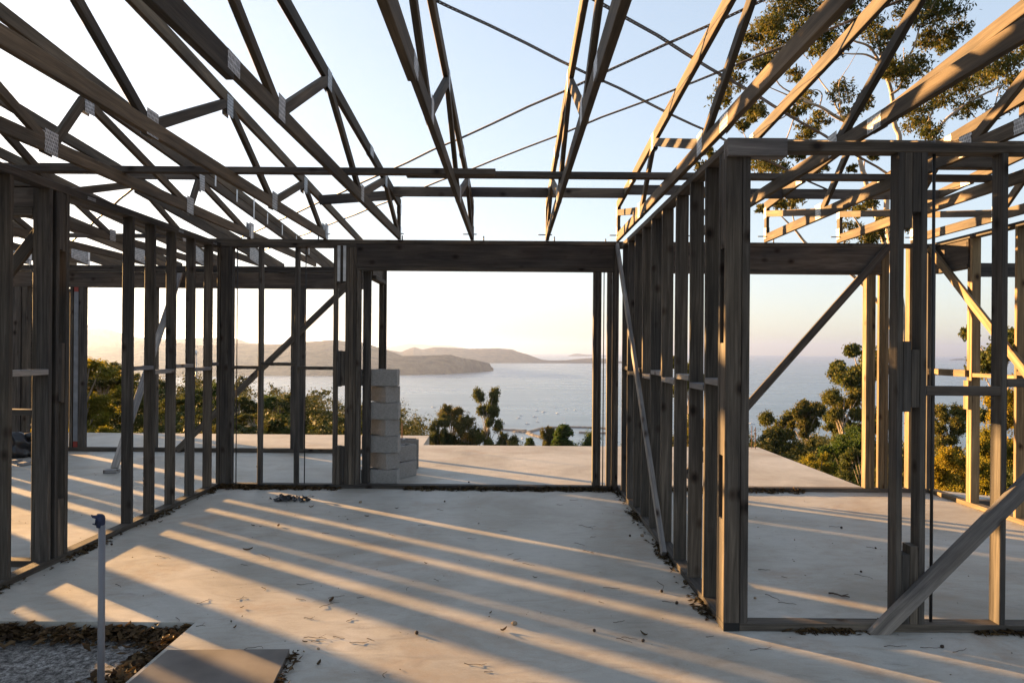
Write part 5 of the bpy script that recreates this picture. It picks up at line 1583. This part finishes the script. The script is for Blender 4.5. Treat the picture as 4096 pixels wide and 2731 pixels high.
    V, Q = leaf_cloud(clus, lambda rd: int(260 + 1150 * rd[0] ** 2), .17, .34, 1.0, 77, 0.0)
    V = V - np.array([base.x, Dp, base.z - 3])
    link('crown', np_mesh('gum_crown', V, Q, M['leaf_gum']), (0, 0, 0), t)
    vs_, fs_ = tube_mesh(paths, 8)
    o0 = Vector((base.x, Dp, base.z - 3))
    mesh_obj('trunk', [v - o0 for v in vs_], fs_, M['gumbark'], t, o0, None, True)
big_gum()

# ------------------------------------------------------------------ marina
def on_sea(x, y, z=0.0): return on(x, y, WATER + z)
def breakwater(pts, wid, label):
    R = random.Random(3)
    P = [on_sea(x, y, .0) for x, y in pts]
    path = []
    for i in range(len(P) - 1):
        for k in range(8):
            path.append(P[i].lerp(P[i + 1], k / 8))
    path.append(P[-1])
    vs, fs = [], []
    prof = [(-1.0, -1.0), (-.62, .9), (-.28, 2.6), (.28, 2.7), (.62, 1.0), (1.0, -1.0)]
    n = len(prof)
    for i, p in enumerate(path):
        d = (path[min(i + 1, len(path) - 1)] - path[max(i - 1, 0)]).normalized()
        s = Vector((-d.y, d.x, 0))
        for a, h in prof:
            vs.append(p + s * a * wid * R.uniform(.85, 1.15) + Vector((0, 0, h + R.uniform(-.35, .35))))
    for i in range(len(path) - 1):
        for k in range(n - 1):
            fs.append((i * n + k, i * n + k + 1, (i + 1) * n + k + 1, (i + 1) * n + k))
    o = mesh_obj('breakwater', vs, [tuple(reversed(f)) for f in fs], M['rock'])
    tag(o, label, kind='structure'); tag(o, None, 'breakwater', 'marina breakwaters')
def k2(x, y): return (1000 + x / 2.119, 1300 + y / 2.119)
def k3(x, y): return (2000 + x / 2.119, 1300 + y / 2.119)
def k4(x, y): return (2996 + x / 2.119, 1300 + y / 2.119)
breakwater([k2(2060, 888), k2(2331, 897), k3(130, 905), k3(230, 912), k3(275, 900), k3(340, 882), k3(450, 870), k3(600, 868), k3(790, 872), k3(905, 880)], 9, 'long curved rock breakwater across the marina mouth')
breakwater([k3(240, 916), k3(290, 938), k3(360, 952), k3(440, 956)], 8, 'short inner rock spur hooking back from the breakwater')
breakwater([k3(670, 915), k3(760, 916), k3(905, 920)], 8, 'straight inner rock wall at the right side of the marina')

def boat_parts():
    out = {}
    L = 1.0
    st = [(-.5, .13, .0), (-.45, .15, 0), (-.1, .17, 0), (.25, .12, .02), (.5, .005, .05)]
    vs, fs = [], []
    for x, w_, rise in st:
        vs += [(x, -w_, .11 + rise), (x, -w_ * .75, -.02), (x, w_ * .75, -.02), (x, w_, .11 + rise)]
    for i in range(len(st) - 1):
        for k in range(3):
            b = i * 4 + k
            fs.append((b, b + 4, b + 5, b + 1))
        fs.append((i * 4 + 3, i * 4 + 7, i * 4 + 4, i * 4))
    fs.append((0, 1, 2, 3))
    out['hull'] = (vs, fs)
    vs, fs = [], []
    for x, w_, h in ((-.22, .10, .11), (-.2, .095, .24), (.08, .085, .24), (.2, .07, .13)):
        vs += [(x, -w_, .11), (x, -w_ * .85, h), (x, w_ * .85, h), (x, w_, .11)]
    for i in range(3):
        for k in range(3):
            b = i * 4 + k
            fs.append((b, b + 4, b + 5, b + 1))
    fs += [(0, 1, 2, 3), (12, 13, 14, 15)]
    out['cabin'] = (vs, fs)
    vs, fs = tube_mesh([[(Vector((.05, 0, .1)), .012), (Vector((.05, 0, 1.25)), .007)], [(Vector((.05, 0, .33)), .008), (Vector((-.4, 0, .31)), .008)], [(Vector((.05, 0, 1.22)), .003), (Vector((.48, 0, .15)), .003)], [(Vector((.05, 0, 1.22)), .003), (Vector((-.48, 0, .13)), .003)]], 5)
    out['mast'] = (vs, fs)
    res = {}
    for k, (v, f) in out.items():
        me = bpy.data.meshes.new(k)
        me.from_pydata([tuple(x) for x in v], [], f)
        me.materials.append(M['hull'] if k != 'mast' else M['mast'])
        me.update()
        res[k] = me
    return res
BP = boat_parts()
BOATS = [(k2, 1558, 698, 36, 1, 'sailing boat moored furthest left by the treetops'), (k2, 1632, 722, 32, 1, 'sailing boat right of the leftmost one'), (k2, 1595, 747, 20, 0, 'small launch below the two left sailing boats'), (k2, 1530, 783, 20, 0, 'launch close to the left trees'),
 (k2, 2095, 737, 28, 1, 'sailing boat just right of the slender gum'), (k2, 2035, 722, 24, 1, 'yacht partly behind the slender gum'), (k2, 2298, 768, 22, 0, 'small boat near the centre of the bay'), (k2, 2280, 790, 28, 0, 'white boat below the small centre boat'), (k2, 2093, 812, 24, 0, 'boat low beside the slender gum'), (k2, 2127, 837, 60, 0, 'largest motor cruiser beside the slender gum'),
 (k3, 178, 768, 22, 0, 'motor boat left of the middle of the fleet'), (k3, 160, 790, 30, 0, 'white cruiser left below the fleet'), (k3, 315, 726, 24, 0, 'boat at the upper left of the fleet'), (k3, 373, 738, 28, 1, 'sailing boat in the middle of the fleet'), (k3, 297, 778, 36, 0, 'white cruiser in the middle of the fleet'), (k3, 230, 839, 34, 0, 'long launch lowest in the fleet'),
 (k3, 318, 821, 28, 1, 'yacht low right in the fleet'), (k3, 467, 700, 20, 0, 'bright boat furthest up the bay'), (k3, 490, 748, 28, 0, 'boat right of the middle of the fleet'), (k3, 565, 715, 16, 0, 'tiny boat between two right boats'), (k3, 641, 722, 24, 1, 'yacht furthest right in the opening'), (k3, 780, 792, 18, 0, 'boat cut by the right jamb'),
 (k3, 556, 834, 22, 0, 'boat just outside the breakwater'), (k3, 540, 838, 22, 2, 'tall masted yacht by the breakwater'), (k4, 25, 836, 40, 1, 'white yacht right of the dark corner post'), (k4, 1782, 902, 26, 0, 'boat seen beyond the right hand posts'),
 (k3, 150, 895, 20, 1, 'first berthed yacht behind the breakwater'), (k3, 130, 900, 18, 1, 'second berthed yacht behind the breakwater'), (k3, 192, 960, 20, 2, 'berthed yacht above the small cone tree'), (k2, 2250, 925, 22, 1, 'berthed yacht left of the opening centre'), (k2, 2310, 960, 22, 2, 'berthed yacht with tall mast near the treetops')]
for i, (f, x, y, wpx, mast, l) in enumerate(BOATS):
    s = f(x, y)
    p = on_sea(*s)
    L = max(5.5, wpx / 2.119 * p.y / F * 1.25)
    t = thing('boat', (p.x, p.y, p.z), l, 'boat', 'boats moored in the bay')
    rz = random.uniform(-.5, .5) + (math.pi if i % 3 == 0 else 0)
    link('hull', BP['hull'], (0, 0, 0), t, (L, L, L), rz)
    link('cabin', BP['cabin'], (0, 0, 0), t, (L, L, L), rz)
    if mast:
        link('mast', BP['mast'], (0, 0, 0), t, (L, L, L * (1.0 if mast == 1 else 1.8)), rz)

# telecom mast on the left hillside
mp_ = at(784, 1490, 260)
tm_ = thing('mast_tower', (mp_.x, 260, terrain(mp_.x, 260)), 'thin pale mast above the treetops between the left studs', 'mast')
mt_ = at(784, 1418, 260)
rodobj('pole', (mp_.x, 260, terrain(mp_.x, 260)), (mp_.x, 260, mt_.z), .22, M['mast'], tm_)
rodobj('antenna', (mp_.x, 260, mt_.z), (mp_.x, 260, mt_.z + 1.6), .4, M['hull'], tm_)
